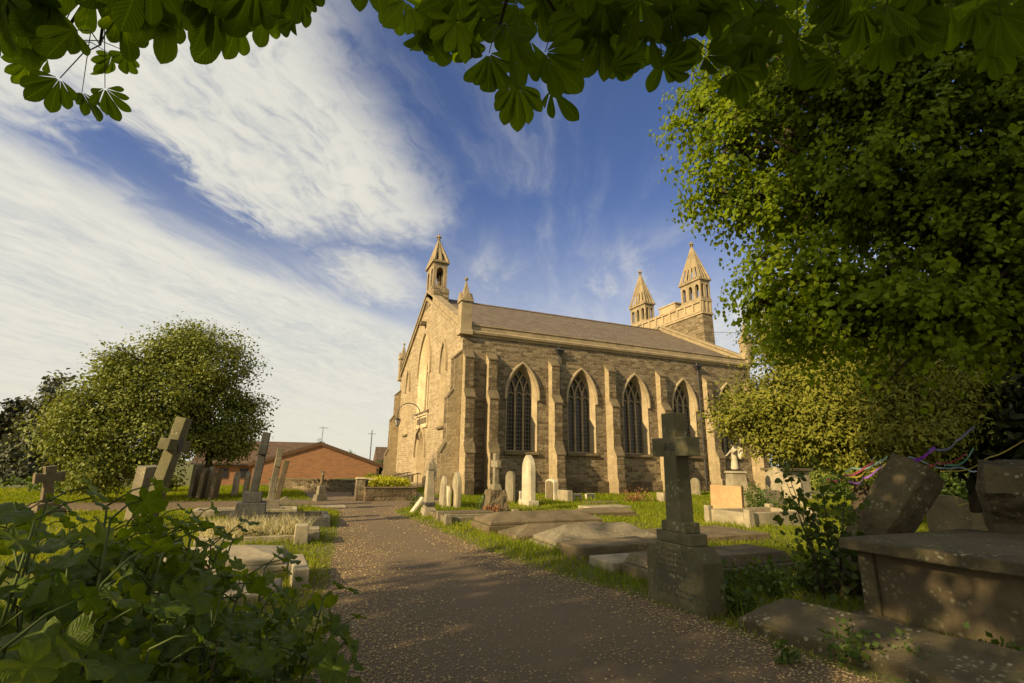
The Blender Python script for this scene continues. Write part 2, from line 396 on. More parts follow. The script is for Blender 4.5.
M['stone_mossy'] = stone('mossy_lichened_stone', (.120, .094, .050), .6, .6, .9)
M['granite_dark'] = stone('dark_granite', (.085, .08, .07), .2, .2, .3, 1.4)
M['sandstone'] = stone('orange_sandstone', (.44, .28, .14), .05, .0, .3, 1., .8)
M['dirt'] = plain('bare_earth', (.10, .075, .045), .95, 0, .5, 5.)

def mk_slate():
    m_, g, p, out = new_mat('roof_slates'); o = ocoord(g, False); x, y, z = g.xyz(o)
    b = g.n('ShaderNodeTexBrick'); b.offset = .5
    g.put(b.inputs['Vector'], g.comb(x, g.m('MULTIPLY', z, 2.2), 0.)); b.inputs['Scale'].default_value = 1
    b.inputs['Brick Width'].default_value = .36; b.inputs['Row Height'].default_value = .27; b.inputs['Mortar Size'].default_value = .012
    g.put(b.inputs['Color1'], (.115, .085, .058)); g.put(b.inputs['Color2'], (.175, .132, .092)); g.put(b.inputs['Mortar'], (.06, .05, .04))
    n_ = g.noise(o, .8, 6, .6); n2 = g.noise(o, 8., 5, .6)
    cc = g.mix(g.ss(n_, .4, .7, 0., .5), b.outputs['Color'], (.165, .14, .085)); cc = g.mix(g.ss(n2, .55, .75, 0., .5), cc, (.10, .08, .06))
    g.put(p.inputs['Base Color'], cc); g.put(p.inputs['Normal'], g.bump(g.m('SUBTRACT', n2, b.outputs['Fac']), .5, .02)); p.inputs['Roughness'].default_value = .75
    return m_
M['slate'] = mk_slate()
def mk_glass():
    m_, g, p, out = new_mat('leaded_glass'); o = ocoord(g, False); x, y, z = g.xyz(o)
    h = g.m('ADD', x, y)
    gx = g.m('PINGPONG', g.m('MULTIPLY', h, 1/.19), .5); gz = g.m('PINGPONG', g.m('MULTIPLY', z, 1/.24), .5)
    ln = g.m('MAXIMUM', g.ss(gx, .12, .07), g.ss(gz, .12, .07))
    n_ = g.noise(o, 5., 3)
    g.put(p.inputs['Base Color'], g.mix(ln, g.mix(n_, (.012, .011, .009), (.03, .026, .02)), (.12, .10, .07)))
    g.put(p.inputs['Roughness'], g.m('ADD', g.m('MULTIPLY', ln, .5), .22)); p.inputs['Specular IOR Level'].default_value = .4
    g.put(p.inputs['Normal'], g.bump(g.m('ADD', n_, g.m('MULTIPLY', ln, .5)), .35, .02)); return m_
M['glass'] = mk_glass()
M['wood'] = plain('brown_door_wood', (.11, .055, .025), .6, 0, .4, 12)
def mk_brick():
    m_, g, p, out = new_mat('orange_house_brick'); o = ocoord(g, False); x, y, z = g.xyz(o)
    b = g.n('ShaderNodeTexBrick'); g.put(b.inputs['Vector'], g.comb(g.m('ADD', x, y), z, 0.)); b.inputs['Scale'].default_value = 1
    b.inputs['Brick Width'].default_value = .45; b.inputs['Row Height'].default_value = .15; b.inputs['Mortar Size'].default_value = .012; b.inputs['Bias'].default_value = -.35
    g.put(b.inputs['Color1'], (.29, .135, .06)); g.put(b.inputs['Color2'], (.16, .08, .045)); g.put(b.inputs['Mortar'], (.28, .18, .11))
    n_ = g.noise(o, 1.2, 5)
    g.put(p.inputs['Base Color'], g.mix(g.ss(n_, .35, .7, 0., .35), b.outputs['Color'], (.26, .12, .05))); p.inputs['Roughness'].default_value = .9; return m_
M['brick'] = mk_brick()
M['tile'] = plain('brown_roof_tiles', (.105, .066, .042), .85, 0, .3, 3.)
M['window_dark'] = plain('dark_window_glass', (.03, .03, .035), .15, 0, .2)
M['white_paint'] = plain('white_paint', (.75, .72, .65), .6, 0, .1)
def mk_ground():
    m_, g, p, out = new_mat('turf_and_earth'); o = ocoord(g, False)
    n1 = g.noise(o, .35, 6, .6); n2 = g.noise(o, 3., 6, .65); n3 = g.noise(o, 25., 4)
    cc = g.mix(g.ss(n1, .40, .60), (.135, .12, .03), (.115, .14, .026)); cc = g.mix(g.ss(n2, .48, .66, 0., .8), cc, (.13, .095, .05))
    cc = g.mix(g.ss(n3, .35, .7, 0., .5), cc, (.05, .045, .02))
    g.put(p.inputs['Base Color'], cc); g.put(p.inputs['Normal'], g.bump(g.m('ADD', n2, n3), .8, .05)); p.inputs['Roughness'].default_value = .95; return m_
M['ground'] = mk_ground()
def mk_path():
    m_, g, p, out = new_mat('old_tarmac'); o = ocoord(g, False)
    n1 = g.noise(o, .5, 5, .6); n2 = g.noise(o, 5., 6, .65, .5); n3 = g.noise(o, 120., 3, .7); v_ = g.vor(o, 90.)
    cc = g.mix(g.ss(n1, .35, .65), (.058, .036, .014), (.096, .060, .024)); cc = g.mix(g.ss(n2, .45, .7, 0., .6), cc, (.135, .088, .042))
    cc = g.mix(g.ss(v_, .1, .5, 0., .5), (.26, .19, .115), cc); cc = g.mix(g.ss(n3, .4, .7, 0., .5), cc, (.05, .04, .032))
    g.put(p.inputs['Base Color'], cc); g.put(p.inputs['Normal'], g.bump(g.m('ADD', v_, g.m('MULTIPLY', n2, .5)), .9, .012)); p.inputs['Roughness'].default_value = .9; return m_
M['path'] = mk_path()
M['bark'] = stone('bark', (.075, .055, .035), .2, .4, 1., 2.)
M['leaf_chestnut'] = leaf('chestnut_leaf', (.075, .13, .010), (.125, .20, .016), .58, 1, .12, .55)
M['leaf_lime'] = leaf('lime_leaf', (.09, .15, .009), (.23, .295, .015), .55, 0, .15, .55)
M['leaf_oak'] = leaf('evergreen_oak_leaf', (.085, .11, .016), (.23, .25, .042), .25, 0, .25, .55)
M['leaf_shade'] = leaf('broad_tree_leaf', (.05, .09, .012), (.09, .13, .02), .35)
M['leaf_yew'] = leaf('yew_needles', (.085, .10, .013), (.23, .22, .032), .2, 0, .15, .65)
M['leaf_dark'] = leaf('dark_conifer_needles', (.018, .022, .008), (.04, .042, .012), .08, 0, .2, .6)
M['leaf_blue'] = leaf('grey_green_needles', (.05, .06, .035), (.12, .125, .07), .12, 0, .2, .6)
M['leaf_mallow'] = leaf('mallow_leaf', (.095, .15, .013), (.165, .22, .02), .45, 2, .3, .45)
M['leaf_weed'] = leaf('weed_leaf', (.05, .09, .014), (.10, .15, .025), .35)
M['leaf_ivy'] = leaf('ivy_leaf', (.05, .075, .012), (.09, .12, .02), .28, 0, .2, .5)
M['leaf_hedge'] = leaf('golden_hedge_leaf', (.22, .24, .015), (.42, .40, .03), .3)
M['grass'] = leaf('grass_blade', (.125, .185, .014), (.29, .31, .03), .45, 0, .15, .65, (.42, .33, .14))
M['straw'] = leaf('pale_dry_grass', (.40, .36, .22), (.60, .55, .38), .3, 0, .2, .7)
M['petal'] = leaf('fallen_blossom', (.34, .235, .11), (.62, .47, .25), .2, 0, .1, .8)
M['stem'] = plain('green_stem', (.09, .12, .03), .6)

# ------------------------------------------------------------------ ground and path
PATH = np.array([(-7.9, -60), (-3.4, -60), (-3.55, -23.3), (-3.62, -21.3), (-3.66, -20.4), (-4.0, -19.3), (-4.26, -17.9), (-4.36, -16.9), (-4.48, -14.6), (-4.5, -12.8), (-4.7, -9.5), (-4.73, -7.6), (-4.2, -6.4), (-3.0, -5.7), (-1.9, -5.0),
                 (-1.45, -3.0), (-1.3, -1), (-1.25, 24), (-8, 26), (-7.2, -1.2), (-17, -.9), (-17, -4.9), (-7.2, -5.6), (-6.43, -7.2), (-6.93, -12), (-7.4, -17), (-7.66, -19.8), (-7.83, -21.5)])
def path_outline():
    out = []; r = np.random.default_rng(3)
    for i in range(len(PATH)):
        a, b = PATH[i], PATH[(i+1) % len(PATH)]; L = np.linalg.norm(b-a); n = max(1, int(L/.35)) if min(a[1], b[1]) > -30 else 1
        for k in range(n):
            p = a+(b-a)*k/n
            out.append(p+(r.normal(0, .035, 2) if a[1] > -30 else 0))
    return np.array(out)
PO = path_outline()
def path_dist(x, y):
    """signed distance to the path edge, negative on the path"""
    P = np.stack([np.ravel(x), np.ravel(y)], 1); dmin = np.full(len(P), 1e9); ins = np.zeros(len(P), bool)
    for i in range(len(PATH)):
        a, b = PATH[i], PATH[(i+1) % len(PATH)]; e = b-a
        t = np.clip(((P-a)@e)/(e@e), 0, 1); dmin = np.minimum(dmin, np.linalg.norm(P-a-t[:, None]*e, axis=1))
        c = ((a[1] > P[:, 1]) != (b[1] > P[:, 1])); xs = a[0]+(P[:, 1]-a[1])*e[0]/(e[1] if e[1] else 1e-9)
        ins ^= c & (P[:, 0] < xs)
    return np.where(ins, -dmin, dmin).reshape(np.shape(x))
def sm(x, a, b): t = np.clip((x-a)/(b-a), 0, 1); return t*t*(3-2*t)
def gz(x, y):
    x = np.asarray(x, float); y = np.asarray(y, float)
    d_ = path_dist(x, y); k = sm(d_, .05, .8)
    bumps = .035*np.sin(x*1.9+1.3*np.sin(y*.8))*np.cos(y*1.6+.7*np.sin(x*1.1))+.03*np.sin(x*.7+y*.9)
    near = sm(-y, -2, 3)                       # flat along the church
    z = k*(.035+bumps*near)
    return z-1.3*sm(y+.35*(-x), 16, 42)*sm(-x, 3, 9)
def build_ground():
    far = [-900, -500, -280, -160, -100, -70, -52, -44]
    xs = np.array(far+list(np.arange(-38, 34, .4))+[36, 42, 52, 70, 110, 200, 400, 900]); ys = xs.copy()
    Xg, Yg = np.meshgrid(xs, ys); Zg = gz(Xg, Yg); n = len(xs)
    V = np.stack([Xg, Yg, Zg], -1).reshape(-1, 3); i = np.arange(n*n).reshape(n, n)
    q_ = np.stack([i[:-1, :-1], i[:-1, 1:], i[1:, 1:], i[1:, :-1]], -1).reshape(-1, 4)
    F = np.concatenate([q_[:, [0, 1, 2]], q_[:, [0, 2, 3]]])
    props(link('ground', np_mesh('ground', V, F, M['ground'], smooth=True)), kind='structure')
    mb = MB(); mb.poly([(x, y, .006) for x, y in PO])
    me = mb.mesh('path', M['path'], fix=False)
    props(link('path', me), kind='structure')
build_ground()

# ------------------------------------------------------------------ church
WD, HE, HA, XE = 18.5, 9.0, 13.8, 22.5
church = thing('church', 'large rubble stone church with a low slate roof, stepped buttresses and tall pointed windows', 'church', (0, 0, 0))
SF = lambda a, z, d: (a, d, z)            # south wall: a along X, d inwards
WF = lambda a, z, d: (d, a, z)            # west wall: a along Y, d inwards
def arch(xc, hw, zs, rise, n=9, off=0.):
    """points of a pointed arch from the left springing over the apex to the right"""
    R = (rise*rise+hw*hw)/(2*hw); c = R-hw; R2 = R+off; L = []
    th = math.acos(c/R2)
    for k in range(n+1):
        t = th*k/n; L.append((xc-(R2*math.cos(t)-c), zs+R2*math.sin(t)))
    return L+[(2*xc-x, z) for x, z in reversed(L[:-1])]
def panel(mb, fr, xl, xr, zb, top, op, mi=0):
    """wall strip xl..xr from zb up to top(list of points left to right) with an arched opening op=(xc,hw,zsill,zs,rise,off)"""
    if op is None:
        mb.poly([fr(xl, zb, 0), fr(xr, zb, 0)]+[fr(a, z, 0) for a, z in reversed(top)], mi); return
    xc, hw, z0, zs, rise, off = op; A_ = arch(xc, hw, zs, rise, 9, off); h = len(A_)//2
    tl = [p for p in top if p[0] < xc]; tr = [p for p in top if p[0] > xc]
    zt = np.interp(xc, [p[0] for p in top], [p[1] for p in top])
    if z0 > zb+1e-4: mb.poly([fr(xl, zb, 0), fr(xr, zb, 0), fr(xr, z0, 0), fr(xl, z0, 0)], mi)
    L = [(xl, z0), (A_[0][0], z0)]+A_[:h+1]+[(xc, zt)]+list(reversed(tl))
    Rr = [(A_[-1][0], z0), (xr, z0)]+list(reversed(tr))+[(xc, zt)]+A_[h:]
    mb.poly([fr(a, z, 0) for a, z in L], mi); mb.poly([fr(a, z, 0) for a, z in Rr], mi)
def window(fr, xc, hw, z0, zs, rise, splay, depth, lights, parent, nrm, hood=True, mull=.13, name='window', sill=True):
    A_in = [(xc-hw, z0)]+arch(xc, hw, zs, rise)+[(xc+hw, z0)]
    A_out = [(xc-hw-splay, z0)]+arch(xc, hw, zs, rise, 9, splay)+[(xc+hw+splay, z0)]
    mb = MB(); n = len(A_in)
    v = [fr(a, z, -.02) for a, z in A_out]+[fr(a, z, .06) for a, z in arch_mid(A_out, A_in, .25)]+[fr(a, z, depth) for a, z in A_in]+[fr(a, z, depth+.16) for a, z in A_in]
    f = []
    for r in range(3):
        for i in range(n): j = (i+1) % n; f.append((r*n+i, r*n+j, (r+1)*n+j, (r+1)*n+i))
    mb.add(v, f)
    # dressed quoins round the opening, standing 2 cm proud of the rubble
    A_q = [(xc-hw-splay-.04, z0)]+arch(xc, hw, zs, rise, 9, splay+.04)+[(xc+hw+splay+.04, z0)]
    v = [fr(a, z, -.02) for a, z in A_out]+[fr(a, z, -.02) for a, z in A_q]+[fr(a, z, .03) for a, z in A_q]; f = []
    for r in range(2):
        for i in range(n-1): f.append((r*n+i, r*n+i+1, (r+1)*n+i+1, (r+1)*n+i))
    mb.add(v, f)
    wnd = part(name, mb, M['ashlar_pale'] if name == 'west_window' else M['ashlar'], parent)
    g_ = MB(); g_.poly([fr(a, z, depth+.14) for a, z in A_in]); part('glass', g_, M['glass'], wnd)
    if lights:
        t = MB(); R = (rise*rise+hw*hw)/(2*hw); dd = depth+.06; tw = mull
        def ins(a, z):
            if z <= zs: return abs(a-xc) <= hw
            return math.hypot(a-(xc+hw-R), z-zs) <= R+.02 and math.hypot(a-(xc-hw+R), z-zs) <= R+.02
        for k in range(1, lights):
            xm = xc-hw+2*hw*k/lights
            t.sweep([fr(xm, z0, dd), fr(xm, (z0+zs)/2, dd), fr(xm, zs, dd)], tw, .12, nrm)
            for sg in (1, -1):
                P = []
                for q_ in range(0, 60):
                    th = q_*.03; a = xm+sg*(R-R*math.cos(th)); z = zs+R*math.sin(th)
                    if not ins(a, z): break
                    P.append(fr(a, z, dd+(.004 if sg > 0 else -.004)))
                if len(P) > 2: t.sweep(P[::2]+([P[-1]] if len(P) % 2 == 0 else []), tw*.85, .11, nrm)
        # little pointed heads in each light
        lw = hw/lights
        for k in range(lights):
            c = xc-hw+2*hw*(k+.5)/lights
            if k in (0, lights-1) or lights > 3: pass
            t.sweep([fr(a, z, dd+.02) for a, z in arch(c, lw, zs-.12, lw*1.35, 4)], tw*.6, .08, nrm)
        t.sweep([fr(a, z, dd+.01) for a, z in A_in[1:-1]], tw, .1, nrm)
        if name == 'west_window' or hw > .6: t.sweep([fr(xc-hw, z0+.02, dd), fr(xc, z0+.02, dd), fr(xc+hw, z0+.02, dd)], .1, .1, nrm)
        part('tracery', t, M['ashlar_pale'] if name == 'west_window' else M['ashlar_worn'], wnd)
    if hood:
        hm = MB(); H_ = arch(xc, hw, zs, rise, 9, splay+.10); H_ = [(H_[0][0], zs-.25)]+H_+[(H_[-1][0], zs-.25)]
        hm.sweep([fr(a, z, -.075) for a, z in H_], .12, .17, nrm)
        part('hood_mould', hm, M['ashlar'], wnd, .02)
    if sill:
        s_ = MB(); s_.prism([(.05, z0-.01), (-.14, z0-.06), (-.14, z0-.2), (.05, z0-.2)], lambda p, q_, t_: fr(t_, q_, p), xc-hw-splay-.12, xc+hw+splay+.12)
        part('sill', s_, M['stone_brown'], wnd, .02)
    return wnd
def arch_mid(a, b, t): return [(p[0]+(q_[0]-p[0])*t, p[1]+(q_[1]-p[1])*t) for p, q_ in zip(a, b)]

XB0, SB, BW = 1.45, 4.06, .56
wins = [XB0+(i+.5)*SB+.27 for i in range(5)]
def rake(y): return HE+(HA-HE)*(1-abs(y-WD/2)/(WD/2))
# walls
wl = MB()
edges = [0., 1.7]+[w_+SB/2 for w_ in wins]
panel(wl, SF, 0, wins[0]-SB/2, 0, [(0, HE), (wins[0]-SB/2, HE)], None)
for wx_ in wins:
    panel(wl, SF, wx_-SB/2, wx_+SB/2, 0, [(wx_-SB/2, HE), (wx_+SB/2, HE)], (wx_, .80, 2.42, 5.62, 1.62, .17))
panel(wl, SF, wins[-1]+SB/2, XE, 0, [(wins[-1]+SB/2, HE), (XE, HE)], None)
part('south_wall', wl, M['rubble'], church)
ww = MB(); YC = 9.1
def tops(a, b): return [(a, rake(a))]+([(WD/2, HA)] if a < WD/2 < b else [])+[(b, rake(b))]
LANC = (.36, 3.95, 7.6, 1.2, .3)          # half width, sill, spring, rise, splay
for a, b, c in ((0., 2.4, None), (2.4, 5.2, 3.8), (5.2, 6.4, None), (11.8, 13.2, None), (13.2, 16.1, 14.65), (16.1, WD, None)):
    panel(ww, WF, a, b, 0, tops(a, b), None if c is None else (c, LANC[0], LANC[1], LANC[2], LANC[3], LANC[4]))
panel(ww, WF, 6.4, 11.8, 0, [(6.4, 4.6), (11.8, 4.6)], (YC, .95, 0., 2.35, 1.25, .5))
panel(ww, WF, 6.4, 11.8, 4.6, tops(6.4, 11.8), (YC, 1.3, 5.3, 8.2, 2.35, .5))
part('west_wall', ww, M['rubble_west_lit'], church)
bk = MB(); bk.poly([(0, WD, 0), (XE, WD, 0), (XE, WD, HE), (0, WD, HE)]); bk.poly([(XE, 0, 0), (XE, WD, 0), (XE, WD, HE), (XE, WD/2, HA), (XE, 0, HE)])
part('rear_wall', bk, M['rubble'], church)
# plinth course
pl = MB(); 
pl.prism([(0, -.2), (-.14, -.2), (-.14, .72), (0, .86)], lambda p, q_, t_: (t_, p, q_), .01, XE)
pl.prism([(0, -.2), (-.14, -.2), (-.14, .72), (0, .86)], lambda p, q_, t_: (p, t_, q_), .01, YC-1.62); pl.prism([(0, -.2), (-.14, -.2), (-.14, .72), (0, .86)], lambda p, q_, t_: (p, t_, q_), YC+1.62, WD)
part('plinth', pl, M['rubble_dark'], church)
# windows
for wx_ in wins: window(SF, wx_, .80, 2.42, 5.62, 1.62, .17, .36, 3, church, (0, -1, 0), mull=.105)
window(WF, YC, 1.3, 5.3, 8.2, 2.35, .5, .42, 4, church, (-1, 0, 0), name='west_window', mull=.17)
for c in (3.8, 14.65): window(WF, c, LANC[0], LANC[1], LANC[2], LANC[3], LANC[4], .36, 0, church, (-1, 0, 0), name='lancet_window')
# door
dr = window(WF, YC, .95, 0.0, 2.35, 1.25, .5, .75, 0, church, (-1, 0, 0), name='portal', sill=False)
for o_ in list(dr.children):
    if o_.name.startswith('glass'): bpy.data.objects.remove(o_)
dm = MB(); A_ = [(YC-.95, 0)]+arch(YC, .95, 2.35, 1.25)+[(YC+.95, 0)]; dm.poly([(.86, a, z) for a, z in A_])
for k in range(9): yb = YC-.84+k*.21; zt = float(np.interp(yb, [p[0] for p in A_[1:-1]], [p[1] for p in A_[1:-1]])); dm.box(.83, .855, yb-.085, yb+.085, .05, zt-.08)
part('door', dm, M['wood'], dr)
# inscription tablet over the door
tb = MB(); tb.sweep([(-.05, YC-1.8, 4.15), (-.05, YC+1.8, 4.15)], .12, .12, (-1, 0, 0)); tb.sweep([(-.05, YC-1.8, 5.02), (-.05, YC+1.8, 5.02)], .12, .12, (-1, 0, 0))
tb.sweep([(-.05, YC-1.8, 4.21), (-.05, YC-1.8, 4.96)], .12, .118, (-1, 0, 0)); tb.sweep([(-.05, YC+1.8, 4.21), (-.05, YC+1.8, 4.96)], .12, .118, (-1, 0, 0))
tb.box(-.025, .02, YC-1.73, YC+1.73, 4.22, 4.95)
tbo = part('tablet', tb, M['ashlar_pale'], church, .01)
tp = MB(); tp.box(-.05, -.024, YC-1.45, YC+1.45, 4.4, 4.8); part('tablet_inset', tp, M['stone_brown'], tbo)
# putlog stone on the gable
pk = MB(); pk.box(-.45, .1, 9.35, 9.75, 11.85, 12.15); part('gable_corbel', pk, M['stone_brown'], church, .02)
# buttresses
BPROF = [(.02, -.3), (-1.1, -.3), (-1.1, .85), (-1.0, 1.0), (-1.0, 2.35), (-.75, 2.8), (-.75, 5.33), (-.45, 5.72), (-.45, 7.6), (.02, 8.0)]
def buttress(fr, a0, a1, scale=1., label=None):
    mb = MB(); pts = [(p*scale if p < 0 else p, q_) for p, q_ in BPROF]; n = len(pts)
    v = [fr(a0, q_, p) for p, q_ in pts]+[fr(a1, q_, p) for p, q_ in pts]
    mb.add(v, [tuple(range(n-1, -1, -1)), tuple(range(n, 2*n))], 0)
    o_ = len(mb.v)-2*n
    for i in range(n):
        j = (i+1) % n; mb.f.append((o_+i, o_+j, o_+n+j, o_+n+i)); mb.mi.append(1)
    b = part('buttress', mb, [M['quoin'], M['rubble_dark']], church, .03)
    for (p0, z0), (p1, z1) in ((pts[4], pts[5]), (pts[6], pts[7]), (pts[8], pts[9])):
        wt = MB(); ex = -.03; q0 = (p0+ex, z0-.04); q1 = (min(p1, 0.), z1+.02)
        wt.prism([q0, (p0+ex, z0-.13), (q1[0], z1-.09), (q1[0], z1+.03)], lambda p, q_, t_: fr(t_, q_, p), a0-.03, a1+.03)
        part('weathering', wt, M['stone_brown'], b, .01)
buttress(SF, .04, .04+BW)
for i in range(6): buttress(SF, XB0+i*SB, XB0+i*SB+BW)
buttress(WF, .03, .65); buttress(WF, WD-.65, WD-.03)
NF = lambda a, z, d: (a, WD-d, z)
buttress(NF, .1, .7); 
# cornice, blocking course
cn = MB()
cprof = [(.1, 8.86), (-.06, 8.86), (-.1, 8.95), (-.2, 9.0), (-.24, 9.13), (-.1, 9.2), (-.1, 9.22), (.1, 9.22)]
cn.prism(cprof, lambda p, q_, t_: (t_, p, q_), -.02, XE+.05)
part('cornice', cn, M['ashlar'], church)
bc = MB(); bc.box(.32, XE-.35, -.04, .3, 9.221, 9.50); bc.box(.3, XE-.33, -.09, .35, 9.502, 9.58)
part('parapet', bc, M['ashlar_worn'], church, .02)
# roof
rf = MB(); t_ = .12
for sg in (1, -1):
    ye = .30 if sg > 0 else WD-.3
    ze = 9.46
    rf.add([(.5, ye, ze), (XE-.4, ye, ze), (XE-.4, WD/2, HA+.25), (.5, WD/2, HA+.25), (.5, ye, ze-t_), (XE-.4, ye, ze-t_), (XE-.4, WD/2, HA+.25-t_), (.5, WD/2, HA+.25-t_)], [(0, 1, 2, 3), (7, 6, 5, 4), (0, 4, 5, 1), (2, 6, 7, 3), (1, 5, 6, 2), (0, 3, 7, 4)])
rfo = part('roof', rf, M['slate'], church)
rd = MB(); rd.prism([(-.16, -.03), (0, .10), (.16, -.03)], lambda p, q_, t_: (t_, WD/2+p, HA+.25+q_), .9, XE-.4); part('ridge_tiles', rd, M['slate'], rfo)
# gable copings: a thick raking band with an upper fillet
sl = (HA-HE)/(WD/2); L_ = math.hypot(1, sl)
for x0, x1, nm in ((-.16, .55, 'gable_coping'), (XE-.45, XE+.12, 'gable_coping')):
    cp = MB()
    for sg in (1, -1):
        def fn(y, z, x, sg=sg): return (x, y if sg > 0 else WD-y, z)
        y0, y1 = .25, WD/2
        z0, z1 = HE+sl*y0, HA
        cp.prism([(y0, z0-.02), (y1, z1-.02), (y1, z1+.24), (y0, z0+.24)], fn, x0, x1)
        cp.prism([(y0, z0+.242), (y1, z1+.242), (y1, z1+.62), (y0, z0+.62)], fn, x0+.12, x1-.05)
        cp.prism([(y0, z0+.622), (y1, z1+.622), (y1, z1+.78), (y0, z0+.78)], fn, x0+.02, x1)
    part(nm, cp, M['ashlar_worn'], church, .015)
# corner pinnacles
def pinnacle(cx, cy_, z0, hs=1.75, ht=1.4, r=.33):
    mb = MB(); mb.box(cx-r, cx+r, cy_-r, cy_+r, z0, z0+hs)
    for ang in range(4):
        ca, sa = math.cos(ang*math.pi/2), math.sin(ang*math.pi/2)
        def T(p, q_, d_): return (cx+ca*d_-sa*p, cy_+sa*d_+ca*p, z0+hs+q_)
        mb.prism([(-r-.06, -.12), (r+.06, -.12), (0, .52)], T, r-.1, r+.07)
    mb.add([(cx-r*.8, cy_-r*.8, z0+hs+.02), (cx+r*.8, cy_-r*.8, z0+hs+.02), (cx+r*.8, cy_+r*.8, z0+hs+.02), (cx-r*.8, cy_+r*.8, z0+hs+.02), (cx, cy_, z0+hs+ht)], [(0, 1, 4), (1, 2, 4), (2, 3, 4), (3, 0, 4), (3, 2, 1, 0)])
    mb.lathe([(.02, 0), (.10, .05), (.12, .13), (.06, .2), (.0, .24)], (cx, cy_, z0+hs+ht-.14), 8)
    part('pinnacle', mb, M['ashlar_worn'], church, .012)
pinnacle(.10, .08, 9.22); pinnacle(.1, WD-.08, 9.22); pinnacle(XE-.05, .08, 9.22)
for y0, y1 in ((WD-.45, WD+.28), (-.27, .38)):
    kb = MB(); kb.box(-.28, .52, y0, y1, 8.88, 9.216); part('kneeler', kb, M['ashlar'], church, .03)

def openwork(mb, fr, a0, a1, z0, z1, n, depth, post=.16):
    """a belfry stage face: n arched openings between posts"""
    wd_ = (a1-a0)/n
    for k in range(n):
        b0 = a0+k*wd_; hw = wd_*.27; xc = b0+wd_/2
        panel(mb, fr, b0, b0+wd_, z0, [(b0, z1), (b0+wd_, z1)], (xc, hw, z0+.12, z1-.25-hw*1.3, hw*1.3, 0.))
        A2 = [(xc-hw, z0+.12)]+arch(xc, hw, z1-.25-hw*1.3, hw*1.3)+[(xc+hw, z0+.12)]; m_ = len(A2)
        v = [fr(a, z, 0) for a, z in A2]+[fr(a, z, depth) for a, z in A2]
        mb.add(v, [(i, (i+1) % m_, m_+(i+1) % m_, m_+i) for i in range(m_)])
def finial(mb, x, y, z, s=1.):
    mb.lathe([(.09*s, 0), (.17*s, .05*s), (.08*s, .12*s), (.07*s, .2*s), (.1*s, .28*s), (.06*s, .5*s), (.0, .54*s)], (x, y, z), 8)
    for ax in ((1, 0), (-1, 0), (0, 1), (0, -1)):
        mb.lathe([(.02, -.09*s), (.09*s, -.04*s), (.1*s, .03*s), (.03*s, .1*s)], (x+ax[0]*.15*s, y+ax[1]*.15*s, z+.3*s), 7)
    mb.lathe([(.02, -.08*s), (.08*s, 0), (.02, .09*s)], (x, y, z+.52*s), 7)
def turret(x0, x1, y0, y1, zb, z1, z2, ztip, nx, ny, name, label=None):
    """belfry stage zb..z1 with openings, cornice, ribbed openwork spirelet and finial"""
    mb = MB(); dp = .22
    openwork(mb, lambda a, z, d: (a, y0+d, z), x0, x1, zb, z1, nx, dp); openwork(mb, lambda a, z, d: (a, y1-d, z), x0, x1, zb, z1, nx, dp)
    openwork(mb, lambda a, z, d: (x0+d, a, z), y0, y1, zb, z1, ny, dp); openwork(mb, lambda a, z, d: (x1-d, a, z), y0, y1, zb, z1, ny, dp)
    mb.box(x0-.06, x1+.06, y0-.06, y1+.06, zb-.14, zb+.004); mb.box(x0-.02, x1+.02, y0-.02, y1+.02, z1+.002, z1+.09)
    mb.box(x0-.14, x1+.14, y0-.14, y1+.14, z1+.092, z2)
    o_ = part(name, mb, M['ashlar_worn'], church, label=label)
    sp = MB(); cx, cy_ = (x0+x1)/2, (y0+y1)/2
    def P(i, j, t): # edge point of the pyramid
        return (cx+(x0-.03+i*(x1-x0+.06)-cx)*(1-t), cy_+(y0-.03+j*(y1-y0+.06)-cy_)*(1-t), z2+(ztip-z2)*t)
    nrib = 4
    for (i0, j0, i1, j1, nn) in ((0, 0, 1, 0, nx+1), (1, 0, 1, 1, ny+1), (1, 1, 0, 1, nx+1), (0, 1, 0, 0, ny+1)):
        for k in range(nn):
            t = k/nn; i, j = i0+(i1-i0)*t, j0+(j1-j0)*t
            sp.tube([P(i, j, 0.002), P(i, j, .97)], [.12 if k == 0 else .085, .05], 4, ph=.78)
        # solid upper part and lattice
        sp.poly([P(i0, j0, .58), P(i1, j1, .58), P(i0, j0, .97)])
        sp.poly([P(i0, j0, 0.), P(i1, j1, 0.), P(i1, j1, .06), P(i0, j0, .06)])
        for k in range(nn):      # panel filling between the ribs except a lancet slit
            t0, t1 = k/nn, (k+1)/nn
            a = lambda t, z: P(i0+(i1-i0)*t, j0+(j1-j0)*t, z)
            d_ = (t1-t0)*.36
            sp.poly([a(t0, .0), a(t0+d_, .0), a(t0+d_, .58), a(t0, .58)]); sp.poly([a(t1-d_, .0), a(t1, .0), a(t1, .58), a(t1-d_, .58)])
            sp.poly([a(t0+d_, .36), a(t1-d_, .36), a(t1-d_, .58), a(t0+d_, .58)])
    finial(sp, cx, cy_, ztip-.12, .95)
    part('spirelet', sp, M['ashlar_worn'], o_)
# bellcote on the west gable
bb = MB(); bx0, bx1, by0, by1 = -.02, 1.15, 8.15, 10.35
bb.box(bx0, bx1, by0, by1, HA-.5, 14.5); bb.box(bx0-.02, bx1+.02, by0-.5, by1+.5, HA-.6, HA+.55)
part('bellcote_base', bb, M['rubble'], church, .03)
turret(bx0+.05, bx1-.05, by0+.05, by1-.05, 14.62, 16.5, 16.72, 19.0, 1, 2, 'bellcote')
